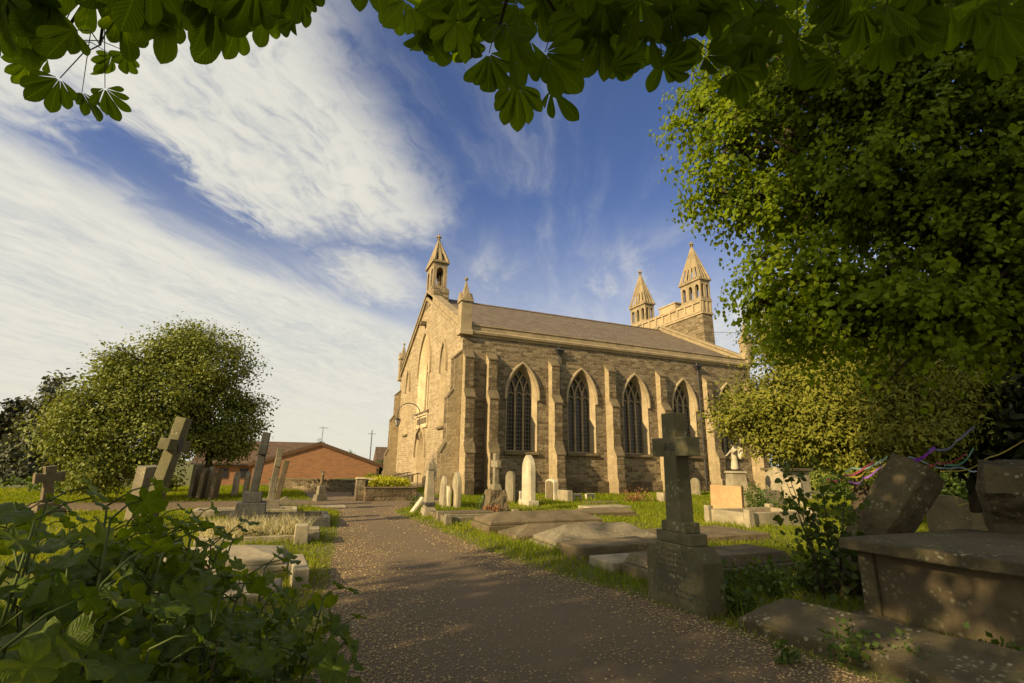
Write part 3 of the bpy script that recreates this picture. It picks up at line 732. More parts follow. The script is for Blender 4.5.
# east tower screen: broad thin wall with two turrets and a panelled parapet
tx0, tx1, ty0, ty1 = XE+.15, XE+1.25, 4.3, 14.2
tw = MB(); tw.add([(tx0-.0, ty0-.12, 0), (tx1+.12, ty0-.12, 0), (tx1+.12, ty1+.12, 0), (tx0, ty1+.12, 0), (tx0, ty0, 14.45), (tx1, ty0, 14.45), (tx1, ty1, 14.45), (tx0, ty1, 14.45)], [(0, 1, 5, 4), (1, 2, 6, 5), (2, 3, 7, 6), (3, 0, 4, 7), (4, 5, 6, 7)])
tower = part('tower', tw, M['rubble'], church)
st_ = MB(); st_.box(tx0-.1, tx1+.1, ty0-.1, ty1+.1, 14.452, 14.62); st_.box(tx0, tx1, ty0, ty1, 14.622, 15.62); st_.box(tx0-.08, tx1+.08, ty0-.08, ty1+.08, 15.622, 15.74)
nP = 10
for k in range(nP+1):
    yk = ty0+.0+(ty1-ty0)*k/nP; st_.box(tx0-.12, tx0+.01, yk-.09 if k else yk, yk+.09 if k < nP else yk, 14.66, 15.6)
st_.box(tx0-.117, tx0+.012, ty0+.1, ty1-.1, 14.64, 14.76); st_.box(tx0-.117, tx0+.012, ty0+.1, ty1-.1, 15.5, 15.6)
for k in range(3): xk = tx0+.12+(tx1-tx0-.24)*k/2; st_.box(xk-.1, xk+.1, ty0-.06, ty0+.01, 14.66, 15.6)
st_.box(tx0-.03, tx1, 7.5, 9.7, 15.742, 16.3); st_.box(tx0-.1, tx1+.05, 7.42, 9.78, 16.302, 16.43)
part('parapet', st_, M['ashlar'], tower, .012)
turret(tx0, tx1, ty0+.02, ty0+2.4, 15.88, 17.5, 17.72, 21.3, 2, 3, 'turret')
turret(tx0, tx1, ty1-2.4, ty1-.02, 15.88, 17.5, 17.72, 21.3, 2, 3, 'turret')
# rainwater pipes
for xp, zb in ((6.22, 1.), (17.28, .15)):
    pm = MB(); pm.tube([(xp, -.12, zb), (xp, -.12, 8.35)], .055, 8)
    for z in (1.6, 3.6, 5.6, 7.6): pm.lathe([(.075, -.05), (.08, 0), (.075, .05)], (xp, -.12, z), 8)
    pm.tube([(xp, -.12, 8.6), (xp, -.02, 8.86)], .05, 6)
    po = part('downpipe', pm, M['lead'], church)
    hp = MB(); hp.add([(xp-.1, -.22, 8.3), (xp+.1, -.22, 8.3), (xp+.1, -.02, 8.3), (xp-.1, -.02, 8.3), (xp-.24, -.34, 8.55), (xp+.24, -.34, 8.55), (xp+.24, -.02, 8.55), (xp-.24, -.02, 8.55)], [(0, 1, 5, 4), (1, 2, 6, 5), (2, 3, 7, 6), (3, 0, 4, 7), (3, 2, 1, 0)])
    hp.box(xp-.27, xp+.27, -.37, -.015, 8.551, 8.63); part('hopper', hp, M['lead'], po)
# door steps and rails
sp = MB(); sp.box(-1.3, .7, YC-1.8, YC+1.8, -.2, .17); sp.box(-.9, .75, YC-1.45, YC+1.45, .172, .34)
part('door_step', sp, M['ashlar'], church, .02)
for yy, lab in ((YC-1.62, 'slim iron handrail on the near side of the church door steps'), (YC+1.62, 'slim iron handrail on the far side of the church door steps')):
    rl = MB(); rl.tube([(-.25, yy, .95), (-.35, yy, 1.02), (-2.1, yy, .62), (-2.2, yy, .5)], .035, 6); rl.tube([(-.45, yy, .1), (-.45, yy, .99)], .025, 6); rl.tube([(-2.0, yy, 0), (-2.0, yy, .64)], .025, 6)
    solo('handrail', rl, M['lead'], lab, 'handrail', group='handrails at the church door')
# bracket lantern over the door
lt = thing('wall_lantern', 'old glass lantern on a curled iron bracket above the church door', 'lantern', (0, 9.6, 4.2))
lm = MB(); P = [(0, .0, -.1)]+[(-.05-.0*k, 0, .2*k) for k in range(1, 5)]
arcp = [(-.85+.8*math.cos(t), 0, .95+.75*math.sin(t)) for t in np.linspace(0, math.pi, 14)]
lm.tube([(.0, 0, -.35), (-.05, 0, -.2)]+[(-.05, 0, z) for z in (.2, .6)]+arcp+[(-1.65, 0, .55)], .035, 6)
lm.tube([(-.45, 0, .95+.1*math.sin(t)) if 0 else (-.42+.17*math.cos(t), 0, .72+.17*math.sin(t)) for t in np.linspace(0, 5.2, 12)], .022, 5)
part('bracket', lm, M['lead'], lt)
lh = MB(); lh.lathe([(.05, .12), (.26, -.02), (.24, -.04)], (-1.65, 0, .5), 6); lh.lathe([(.1, -.5), (.12, -.46), (.1, -.44)], (-1.65, 0, .5), 6)
for k in range(6):
    a = k*math.pi/3; lh.tube([(-1.65+.22*math.cos(a), .22*math.sin(a), .47), (-1.65+.11*math.cos(a), .11*math.sin(a), .04)], .014, 4)
hd = part('lantern_head', lh, M['lead'], lt)
lg = MB(); lg.lathe([(.205, .46), (.1, .05)], (-1.65, 0, 0), 6); part('pane', lg, plain('lantern_glass', (.35, .33, .28), .15), hd)

# ------------------------------------------------------------------ graves: local frame = base centre, front towards local -X (west), width along Y
def at(u, v): p = G(u, v); return np.array([p[0], p[1], float(gz(p[0], p[1]))])
def slab_profile(style, w_, h):
    hw = w_/2
    if style == 'round': return [(-hw, 0), (hw, 0)]+[(hw*math.cos(t), h-hw+hw*math.sin(t)) for t in np.linspace(0, math.pi, 13)]
    if style == 'pointed':
        A_ = arch(0, hw, h-w_*.75, w_*.75, 7); return [(-hw, 0), (hw, 0)]+list(reversed(A_))
    if style == 'ogee':
        return [(-hw, 0), (hw, 0), (hw, h*.74)]+[(hw*.78+hw*.22*math.cos(t), h*.80-.06*math.sin(t)) for t in (.5, 1.5, 2.6)]+[(hw*.62*math.cos(t), h*.82+h*.18*math.sin(t)) for t in np.linspace(.15, math.pi-.15, 11)]+[(-hw*.78-hw*.22*math.cos(t), h*.80-.06*math.sin(t)) for t in (2.6, 1.5, .5)]+[(-hw, h*.74)]
    if style == 'shallow': return [(-hw, 0), (hw, 0), (hw, h*.86)]+[(hw*math.cos(t), h*.86+h*.14*math.sin(t)) for t in np.linspace(.2, math.pi-.2, 9)]+[(-hw, h*.86)]
    if style == 'gable': return [(-hw, 0), (hw, 0), (hw, h*.8), (0, h), (-hw, h*.8)]
    return [(-hw, 0), (hw, 0), (hw, h), (-hw, h)]
def inscription(rows, w_, z0, z1, x, seed, tick=.02):
    """worn, unreadable engraved strokes on the west face at depth x"""
    mb = MB(); r = random.Random(seed)
    for k in range(rows):
        z = z1-(z1-z0)*(k+.5)/rows; L = w_*(.95 if k % 3 else .7)*r.uniform(.75, 1); y = -L/2
        while y < L/2:
            wd_ = r.uniform(.6, 1.5)*tick
            if r.random() > .22:
                hh = r.choice((.55, .55, .8))*tick*1.5
                mb.box(x-.0025, x+.002, y, y+wd_*.28, z-hh*.5, z+hh*.5)
                if r.random() > .4: mb.box(x-.0024, x+.002, y+wd_*.3, y+wd_*.75, z-hh*.5, z-hh*.5+tick*.28)
                if r.random() > .5: mb.box(x-.0023, x+.002, y+wd_*.7, y+wd_*.92, z-hh*.45, z+hh*.3)
            y += wd_*1.2
    return mb
HG = 'upright headstones in the churchyard'
def headstone(p, w_, h, t, style, mat, label, rz=0., tilt=(0, 0), plinth=None, text=0, group=HG, rough=0, name='headstone', frame=False):
    root = thing(name, label, 'gravestone', (p[0], p[1], p[2]-.05), (tilt[0], tilt[1], rz), group)
    mb = MB(); pr = slab_profile(style, w_, h+.05); zb = 0
    mb.prism(pr, lambda a, z, x: (x, a, z), -t/2, t/2)
    s_ = part('slab', mb, mat, root, min(.015, t*.15))
    if rough: rough_up(s_, rough)
    if frame:
        f_ = MB(); q_ = slab_profile(style, w_*.78, h*.86); f_.prism([(a, z+h*.08) for a, z in q_], lambda a, z, x: (x, a, z), -t/2-.02, -t/2+.01); part('raised_panel', f_, M['stone_brown'] if frame == 2 else mat, root, .006)
    if plinth:
        pb = MB(); pb.box(-plinth[1]/2, plinth[1]/2, -plinth[0]/2, plinth[0]/2, -.1, plinth[2], top=(.93, .96)); part('plinth', pb, mat, root, .015)
    if text: part('lettering', inscription(text, w_*.7, h*.3, h*.75, -t/2, len(label), .03), M['granite_dark'], root)
    return root
def cross_mb(w_, h, t, sw, za, flare=0.):
    """latin cross: arms w_ along Y, height h, thickness t, shaft width sw, arm centre za"""
    mb = MB(); a, s_ = w_/2, sw/2; f = flare
    pts = [(-s_*(1+.15), 0), (s_*1.15, 0), (s_, za-s_), (a, za-s_-f), (a, za+s_+f), (s_, za+s_), (s_+f, h), (-s_-f, h), (-s_, za+s_), (-a, za+s_+f), (-a, za-s_-f), (-s_, za-s_)]
    return mb.prism(pts, lambda p, q_, x: (x, p, q_), -t/2, t/2)
def steps(sizes):
    """stepped base: list of (x, y, height) from the bottom; returns mesh builders and the top height"""
    z = -.08; L = []
    for i, (a, b, h) in enumerate(sizes):
        mb = MB(); mb.box(-a/2, a/2, -b/2, b/2, z+.001*i, z+h+(.08 if i == 0 else 0), top=(.95, .95)); L.append(mb); z += h+(.08 if i == 0 else 0)
    return L, z
def coped(p, lx, ly, zb, zh, mat, label, rz=0., inset=.07, ridge=.45, tilt=(0, 0), lip=.085, name='coped_tomb', group='low hipped tomb covers beside the path'):
    root = thing(name, label, 'tomb', (p[0], p[1], p[2]-.03), (tilt[0], tilt[1], rz), group)
    b = MB(); b.box(-lx/2, lx/2, -ly/2, ly/2, -.1, zb); part('base_slab', b, mat, root, .02)
    c = MB(); a0, b0 = lx/2-inset, ly/2-inset; zt = zb+.002
    v = [(-a0, -b0, zt), (a0, -b0, zt), (a0, b0, zt), (-a0, b0, zt), (-a0, -b0, zt+lip), (a0, -b0, zt+lip), (a0, b0, zt+lip), (-a0, b0, zt+lip), (-a0+ridge, -.04, zb+zh), (a0-ridge, -.04, zb+zh), (a0-ridge, .04, zb+zh), (-a0+ridge, .04, zb+zh)]
    c.add(v, [(3, 2, 1, 0), (0, 1, 5, 4), (1, 2, 6, 5), (2, 3, 7, 6), (3, 0, 4, 7), (4, 5, 9, 8), (5, 6, 10, 9), (6, 7, 11, 10), (7, 4, 8, 11), (8, 9, 10, 11)])
    part('hipped_lid', c, mat, root, .02); return root
def ledger(p, lx, ly, h, mat, label, rz=0., steps_=1, tilt=(0, 0), name='ledger_stone', group='flat ledger stones beside the path', bev=.02, r_up=0):
    root = thing(name, label, 'grave slab', (p[0], p[1], p[2]-.03), (tilt[0], tilt[1], rz), group)
    b = MB(); hb = h*.55 if steps_ > 1 else h; b.box(-lx/2, lx/2, -ly/2, ly/2, -.1, hb, top=(.99, .98)); o_ = part('slab', b, mat, root, bev)
    if r_up: rough_up(o_, r_up)
    if steps_ > 1: c = MB(); c.box(-lx/2+.09, lx/2-.09, -ly/2+.09, ly/2-.09, hb+.002, h, top=(.93, .82)); part('upper_slab', c, mat, root, bev)
    return root
def kerb_set(p, lx, ly, h, mat, label, rz=0., t=.14, posts=True, fill=None, group='kerbed graves'):
    root = thing('kerbed_grave', label, 'grave', (p[0], p[1], p[2]-.02), (0, 0, rz), group)
    for (x0, x1, y0, y1) in ((-lx/2, lx/2, -ly/2, -ly/2+t), (-lx/2, lx/2, ly/2-t, ly/2), (-lx/2, -lx/2+t, -ly/2+t+.003, ly/2-t-.003), (lx/2-t, lx/2, -ly/2+t+.003, ly/2-t-.003)):
        m_ = MB(); m_.box(x0, x1, y0, y1, -.1, h); part('kerb', m_, mat, root, .015)
    if fill: f_ = MB(); f_.box(-lx/2+t+.003, lx/2-t-.003, -ly/2+t+.003, ly/2-t-.003, -.05, h*.55); part('infill', f_, fill, root)
    if posts:
        for i in (-1, 1):
            for j in (-1, 1): m_ = MB(); m_.box(i*lx/2-.11, i*lx/2+.11, j*ly/2-.11, j*ly/2+.11, -.1, h+.1, top=(.85, .85)); part('corner_post', m_, mat, root, .015)
    return root

# -- the big cross beside the path
big = thing('stone_cross_memorial', 'tall algae-stained stone cross with a worn inscribed base at the edge of the path', 'gravestone', (-3.40, -20.83, 0))
bm_ = MB(); bm_.prism([(-.53, -.1), (.53, -.1), (.53, .60), (.40, .76), (-.40, .76), (-.53, .60)], lambda a, z, x: (x, a, z), -.16, .16); part('base', bm_, M['stone_green'], big, .012)
for nm, (a, b, z0, z1) in (('step', (.27, .66, .762, .90)), ('step', (.24, .46, .902, 1.03))):
    s_ = MB(); s_.box(-a/2, a/2, -b/2, b/2, z0, z1); part(nm, s_, M['stone_green'], big, .01)
cm = cross_mb(.70, 1.43, .22, .25, .97); co = part('cross', cm, M['stone_green'], big, .01); co.location = (0, 0, 1.02)
part('lettering', inscription(9, .82, .12, .70, -.16, 4, .034), M['granite_dark'], big)
def text_part(name, txt, size, mat, parent, M4):
    cu = bpy.data.curves.new(name, 'FONT'); cu.body = txt; cu.size = size; cu.align_x = 'CENTER'; cu.align_y = 'CENTER'; cu.extrude = .004
    to = bpy.data.objects.new('tmp', cu); col.objects.link(to); dg = bpy.context.evaluated_depsgraph_get()
    me = bpy.data.meshes.new_from_object(to.evaluated_get(dg)); bpy.data.objects.remove(to)
    me.transform(M4); me.materials.clear(); me.materials.append(mat); me.name = name
    return link(name, me, parent)
west = Matrix(((0, 0, -1, 0), (-1, 0, 0, 0), (0, 1, 0, 0), (0, 0, 0, 1)))          # text in XY -> facing -X
text_part('monogram', 'IHS', .15, M['granite_dark'], big, Matrix.Translation((-.113, 0, 1.99)) @ west)

# -- graves right of the path, far to near
W_ = M
headstone(at(411, 513), .36, .62, .09, 'flat', M['stone_white'], 'small white slab leaning steeply at the bend of the path', tilt=(0, .62))
ob = thing('tapered_pillar', 'slim tapering stone pillar with dark bands by the bend of the path', 'gravestone', at(428, 517))
for nm, z0, z1, r0, r1, mt in (('base', -.1, .22, .26, .2, 'stone_pale'), ('shaft', .222, 1.42, .165, .11, 'stone_pale'), ('cap', 1.422, 1.64, .13, .1, 'stone_grey')):
    m_ = MB(); m_.box(-r0*.9, r0*.9, -r0*1.2, r0*1.2, z0, z1, top=(r1/r0, r1/r0)); part(nm, m_, M[mt], ob, .012)
m_ = MB(); m_.box(-.17, .17, -.23, .23, .30, .40); part('band', m_, M['granite_dark'], ob, .01)
headstone(at(442, 508), .62, 1.22, .13, 'pointed', M['stone_pale'], 'pointed pale headstone seen on edge, taller of two close together', tilt=(.02, .03))
headstone(at(447.5, 508.5), .55, .85, .11, 'round', M['stone_white'], 'short white headstone seen on edge close behind a taller one', tilt=(0, -.04))
headstone(at(456, 509), .72, 1.38, .16, 'pointed', M['stone_pale'], 'narrow pointed headstone beside the corner buttress', frame=True)
ledger(at(455, 521)+np.array([.4, .6, 0]), 2.0, .85, .20, M['stone_brown'], 'low ledger in front of the headstones by the corner buttress', steps_=1)
kerb_set(at(447, 524)+np.array([1.2, .2, 0]), 2.5, .9, .22, M['stone_grey'], 'low kerbed grave at the grass edge below the corner buttress', posts=True, fill=M['dirt'])
cr = thing('cross_on_rough_pedestal', 'weathered stone cross standing on a rough-hewn tapering pedestal', 'gravestone', at(495, 514))
m_ = MB(); m_.box(-.42, .42, -.42, .42, -.1, .82, top=(.68, .68)); rough_up(part('pedestal', m_, M['stone_brown'], cr), .12, .25, 4)
m_ = cross_mb(.62, 1.28, .17, .20, .90, .03); c_ = part('cross', m_, M['stone_grey'], cr, .015); c_.location.z = .80
m_ = MB(); m_.box(-.16, .16, -.24, .24, .8, 1.0, top=(.8, .8)); part('cross_foot', m_, M['stone_grey'], cr, .015)
headstone(at(510, 504), .72, 1.35, .13, 'round', M['stone_grey'], 'plain grey round-topped headstone between the cross pedestal and the big white stone', rz=.1, frame=True)
headstone(at(528.5, 507), .85, 2.05, .24, 'pointed', M['stone_white'], 'tall white pointed headstone, the biggest below the first church window', plinth=(1.05, .5, .28), frame=True)
headstone(at(518.5, 504), .6, .5, .13, 'flat', M['stone_white'], 'small square white stone tucked left of the tall white headstone')
headstone(at(551.5, 500), .95, .98, .2, 'shallow', M['stone_white'], 'white headstone with a brown panel against the second buttress', frame=2)
headstone(at(565, 501.5), 1.0, .52, .3, 'flat', M['stone_pale'], 'low square stone block at the foot of the second buttress')
for (u, v, lab) in ((577, 501, 'small white open kerb frame in grass below the second window'), (590, 500.5, 'little white gabled footstone in grass below the third buttress')):
    r_ = thing('footstone', lab, 'gravestone', at(u, v), (0, 0, .4), 'small footstones in the grass')
    a_ = MB(); a_.box(-.35, .35, -.06, .06, .22, .32); part('rail', a_, M['stone_white'], r_, .01)
    for sx in (-.27, .27): a_ = MB(); a_.box(sx-.06, sx+.06, -.055, .055, -.1, .219); part('leg', a_, M['stone_white'], r_, .01)
ledger(at(605, 511), 1.9, .9, .16, M['stone_pale'], 'pale ledger lying in the sunny grass below the third buttress', steps_=1)
ledger(at(600, 506), 1.5, .6, .14, M['stone_brown'], 'brown ledger nearest the wall in the sunny grass')
headstone(at(696, 496.5), .75, 1.0, .14, 'round', M['stone_grey'], 'rounded headstone half hidden behind the big path cross')
headstone(at(662, 503), .5, .42, .2, 'flat', M['stone_pale'], 'low stump of stone just left behind the big path cross')
coped((-1.75, -13.3, .02), 3.5, 1.4, .2, .28, M['stone_brown'], 'brown hipped tomb cover in front of the rough pedestal cross', ridge=.5)
coped((-1.9, -15.0, .0), 3.2, 1.3, .09, .28, M['stone_brown'], 'sandy hipped tomb cover, middle one of the row along the path', ridge=.55, tilt=(-.03, 0))
coped((-1.8, -16.3, .02), 2.8, 1.2, .13, .34, M['stone_grey'], 'dark grey hipped tomb cover with weeds on its slope', ridge=.55)
led = thing('ledger_stone', 'thick ledger with a rounded end in front of the dark hipped tomb', 'grave slab', (-2.25, -17.6, .02), (0, 0, .03), 'flat ledger stones beside the path')
m_ = MB(); m_.prism([(-.9, -.42), (.9, -.42), (.9, .42), (-.9, .42)]+[(-.9-.2*math.sin(t), .42*math.cos(t)) for t in np.linspace(.3, math.pi-.3, 7)], lambda p, q_, z: (p, q_, z), -.1, .27); part('slab', m_, M['stone_brown'], led, .03)
ledger((-2.5, -18.65, .02), 1.5, .75, .2, M['stone_pale'], 'pale ledger end sticking out behind the base of the big path cross')
ledger((-1.6, -19.45, .02), 3.0, 1.15, .36, M['stone_brown'], 'stepped brown tomb slab right behind the big path cross', steps_=2)
ledger((.9, -16.2, .03), 3.6, 1.7, .17, M['stone_brown'], 'broad earthy ledger between the big cross and the orange stone', r_up=.06)
coped((1.6, -11.3, .03), 2.4, 1.0, .12, .2, M['stone_brown'], 'sunken hipped slab in the sunny grass behind the row of tombs', ridge=.5)
headstone(at(728, 522), 1.0, 1.08, .2, 'flat', M['sandstone'], 'square orange sandstone headstone leaning slightly in the grass', rz=.42, tilt=(.02, .06))
# angel
ap = D(737, 489, 25.5); ap[2] = 0
an = thing('angel_statue', 'pale stone angel with raised arm on a square pedestal before the church wall', 'statue', ap, (0, 0, -.35))
pz = float(D(737, 489, 25.5)[2]); pt = float(D(737, 471, 25.5)[2])
m_ = MB(); m_.box(-.5, .5, -.5, .5, -.1, pz-.05); part('plinth', m_, M['stone_pale'], an, .02)
m_ = MB(); m_.box(-.36, .36, -.36, .36, pz-.048, pt-.1, top=(.88, .88)); m_.box(-.38, .38, -.38, .38, pt-.098, pt, top=(.9, .9)); part('pedestal', m_, M['stone_pale'], an, .015)
def skin_figure(name, joints, bones, mat, parent, lvl=2):
    me = bpy.data.meshes.new(name); me.from_pydata([j[:3] for j in joints], bones, []); me.materials.append(mat)
    o = link(name, me, parent); sk = o.modifiers.new('skin', 'SKIN'); sk.use_smooth_shade = True
    for i, j in enumerate(joints): me.skin_vertices[0].data[i].radius = (j[3], j[4] if len(j) > 4 else j[3])
    me.skin_vertices[0].data[0].use_root = True
    ss_ = o.modifiers.new('sub', 'SUBSURF'); ss_.levels = lvl; ss_.render_levels = lvl; return o
h0 = pt
J = [(0, 0, h0+.62, .13, .115), (0, 0, h0+.80, .12, .105), (0, 0, h0+.95, .15, .10), (-.01, 0, h0+1.03, .05, .05), (-.03, 0, h0+1.13, .085, .075), (-.03, 0, h0+1.19, .06, .055),
     (-.02, .16, h0+.95, .055, .055), (-.06, .30, h0+.82, .045, .045), (-.12, .44, h0+.70, .035, .035), (-.16, .50, h0+.66, .03, .02),
     (-.02, -.16, h0+.95, .055, .055), (-.10, -.24, h0+.80, .045, .045), (-.20, -.13, h0+.88, .035, .035), (-.22, -.08, h0+.92, .03, .02),
     (.0, .0, h0+.40, .155, .15), (.0, .02, h0+.18, .17, .19), (.0, .02, h0+.02, .2, .23)]
skin_figure('robed_body', J, [(0, 1), (1, 2), (2, 3), (3, 4), (4, 5), (2, 6), (6, 7), (7, 8), (8, 9), (2, 10), (10, 11), (11, 12), (12, 13), (0, 14), (14, 15), (15, 16)], M['stone_white'], an)
for sg in (-1, 1):
    m_ = MB(); m_.prism([(.05*sg, .98), (.16*sg, 1.12), (.27*sg, 1.04), (.30*sg, .80), (.22*sg, .52), (.12*sg, .62), (.05*sg, .78)], lambda p, q_, x: (x+abs(p)*.35, p, h0+q_), .10, .15); part('wing', m_, M['stone_white'], an, .015)
headstone(D(778, 505, 28)*np.array([1, 1, 0]), 1.0, 1.78, .2, 'gable', M['stone_pale'], 'pale peaked headstone leaning left under the yew branches', rz=.15, tilt=(.08, -.08))
headstone(D(791.5, 508, 26.5)*np.array([1, 1, 0]), 1.15, 1.30, .22, 'shallow', M['stone_pale'], 'broad pale round-shouldered headstone under the yew branches', rz=.2)
headstone(D(752, 512, 24)*np.array([1, 1, 0]), .5, .8, .12, 'flat', M['stone_brown'], 'small leaning brown slab among the plants of the kerbed grave', tilt=(.05, .2))
kerb_set(at(776, 531)+np.array([.6, 1.0, 0]), 2.6, 1.5, .40, M['stone_pale'], 'raised pale kerbed grave overgrown with plants right of the orange stone', rz=0, t=.2, posts=True, fill=M['dirt'])
ledger(D(766, 507, 26)*np.array([1, 1, 0]), 1.6, .9, .75, M['stone_grey'], 'low grey chest stone behind the overgrown kerbed grave', steps_=2)
kx = D(790, 500, 31)
kt = thing('table_tomb', 'distant table tomb with a mossy flat top under the yew', 'tomb', (kx[0], kx[1], 0))
m_ = MB(); m_.box(-1.0, 1.0, -.55, .55, -.1, 1.55); part('chest', m_, M['stone_pale'], kt, .02)
m_ = MB(); m_.box(-1.15, 1.15, -.7, .7, 1.552, 1.7); part('lid', m_, M['stone_mossy'], kt, .02)

# -- right foreground: chest tomb, fallen slab, two rough stones
lz = .93
c0 = G(836, 537, lz); c1 = G(1010, 577, lz)
chest = thing('chest_tomb', 'large brown chest tomb with an overhanging cracked table lid on the right of the path', 'tomb', (0, 0, 0))
ex = np.array([1., 0, 0]); 
lx0, ly1 = c0[0], c0[1]; ly0 = c1[1]
lw = ly1-ly0
m_ = MB(); m_.box(lx0, lx0+2.75, ly0, ly1, lz-.13, lz, top=(.985, .985)); lo_ = part('lid', m_, M['stone_mossy'], chest, .02)
rough_up(lo_, .03, .5, 4)
m_ = MB(); m_.box(lx0+.2, lx0+2.55, ly0+.17, ly1-.17, -.1, lz-.132); part('chest', m_, M['stone_brown'], chest, .015)
for (x0, x1, y0, y1) in ((lx0+.15, lx0+.34, ly0+.125, ly0+.3), (lx0+.15, lx0+.34, ly1-.3, ly1-.125), (lx0+2.4, lx0+2.6, ly0+.125, ly0+.3), (lx0+2.4, lx0+2.6, ly1-.3, ly1-.125)):
    m_ = MB(); m_.box(x0, x1, y0, y1, -.1, lz-.134); part('corner_pilaster', m_, M['stone_mossy'], chest, .015)
m_ = MB(); m_.box(lx0+.05, lx0+2.7, ly0+.02, ly1-.02, -.1, .12); part('plinth', m_, M['stone_mossy'], chest, .02)
f0, f1, f2 = G(775, 606, .26), G(1024, 672, .26), G(757, 622, .06)
fd = f1-f0; fa = math.atan2(fd[1], fd[0])
fs = thing('fallen_slab', 'long mossy fallen gravestone lying along the path edge below the chest tomb', 'gravestone', ((f0[0]+f1[0])/2+.1, (f0[1]+f1[1])/2-.05, .02), (0, 0, fa))
m_ = MB(); m_.add([(-1.35, -.38, -.08), (1.5, -.38, -.08), (1.5, .3, -.08), (-1.3, .3, -.08), (-1.33, -.36, .10), (1.5, -.36, .12), (1.5, .3, .30), (-1.2, .3, .26)], [(3, 2, 1, 0), (4, 5, 6, 7), (0, 1, 5, 4), (1, 2, 6, 5), (2, 3, 7, 6), (3, 0, 4, 7)])
rough_up(part('slab', m_, M['stone_mossy'], fs, .02), .05, .35, 4)
b0 = G(852, 599); tb_ = D(919, 467, 9.6)
dv = tb_-np.array([b0[0]+.25, b0[1]+.35, 0]); ln_ = float(np.linalg.norm(dv)); 
lz_ = Vector(dv).normalized(); lx_ = Vector((-.99, .10, 0)); lx_ = (lx_-lz_*lx_.dot(lz_)).normalized(); ly_ = lz_.cross(lx_)
tm = Matrix((lx_, ly_, lz_)).transposed().to_4x4(); tm.translation = Vector((b0[0]+.25, b0[1]+.35, 0))
ro = thing('leaning_rough_stone', 'rough-hewn square pillar leaning over behind the chest tomb', 'gravestone'); ro.matrix_world = tm
m_ = MB(); m_.box(-.24, .24, -.26, .26, -.2, ln_); rough_up(part('block', m_, M['stone_mossy'], ro, .02), .10, .22, 5)
q_ = D(1010, 500, 9.8)
rs = thing('rough_boulder_stone', 'rugged pitted rough stone standing behind the chest tomb lid', 'gravestone', (q_[0], q_[1], 0), (0, 0, .5))
m_ = MB(); m_.add([(-.22, -.22, -.1), (.5, -.25, -.1), (.5, .25, -.1), (-.2, .22, -.1), (-.18, -.22, 1.05), (.5, -.25, 1.05), (.5, .25, 1.05), (-.18, .22, 1.05), (-.5, -.28, 1.45), (.5, -.3, 1.42), (.5, .28, 1.42), (-.48, .26, 1.45), (-.30, -.22, 1.80), (.4, -.25, 1.88), (.4, .2, 1.88), (-.28, .2, 1.8)], [(3, 2, 1, 0), (0, 1, 5, 4), (1, 2, 6, 5), (2, 3, 7, 6), (3, 0, 4, 7), (4, 5, 9, 8), (5, 6, 10, 9), (6, 7, 11, 10), (7, 4, 8, 11), (8, 9, 13, 12), (9, 10, 14, 13), (10, 11, 15, 14), (11, 8, 12, 15), (12, 13, 14, 15)])
rough_up(part('block', m_, M['stone_mossy'], rs), .14, .22, 4)
for (u, v, d_, w_, h, st_y, lab) in ((946, 505, 16., .8, 1.15, 'shallow', 'shaded dark headstone in the gap between the two rough stones'), (985, 505, 19., 1.3, .6, 'flat', 'low shaded grave block far back between the rough stones')):
    p_ = D(u, v, d_); headstone((p_[0], p_[1], 0), w_, h, .2, st_y, M['stone_brown'], lab, rz=.5)

# -- left of the path
lc = thing('leaning_stone_cross', 'tall thick stone cross leaning sideways above the weeds left of the path', 'gravestone', (*G(144, 529)[:2], 0.), (math.radians(3), math.radians(-9), math.radians(156)))
m_ = cross_mb(.86, 2.85, .29, .29, 2.12, 0); part('cross', m_, M['stone_green'], lc, .015)
m_ = MB(); m_.prism([(0, 1.9), (.11, 2.12), (0, 2.34), (-.11, 2.12)], lambda p, q_, x: (x, p, q_), -.17, -.143); part('emblem', m_, M['granite_dark'], lc, .005)
headstone(at(136, 522), .5, 1.5, .32, 'flat', M['stone_grey'], 'narrow leaning old stone just left of the leaning cross', rz=-.6, tilt=(.06, .14))
sc = thing('cross_on_dark_steps', 'tall cross seen on edge standing on three dark granite steps', 'gravestone', (*G(248, 528)[:2], 0.), (0, .02, .02))
L, zt = steps([(.98, 1.1, .36), (.72, .85, .29), (.46, .6, .26)])
for m_ in L: part('step', m_, M['granite_dark'], sc, .012)
m_ = cross_mb(.85, 1.58, .2, .26, 1.12); c_ = part('cross', m_, M['granite_dark'], sc, .012); c_.location.z = zt-.01; c_.rotation_euler = (0, .065, 0)
g2 = thing('grey_cross_on_base', 'pale weathered cross seen on edge just right of the dark steps', 'gravestone', (*G(268, 512)[:2], 0.), (0, .07, .05))
L, zt = steps([(.95, 1.0, .22), (.6, .7, .2)])
for m_ in L: part('step', m_, M['stone_grey'], g2, .012)
m_ = cross_mb(.75, 1.75, .2, .24, 1.25, .02); c_ = part('cross', m_, M['stone_grey'], g2, .015); c_.location.z = zt-.01
headstone(at(275, 507), .5, 1.75, .2, 'flat', M['stone_brown'], 'dark post-like stone leaning right beside the pale weathered cross', tilt=(0, .12))
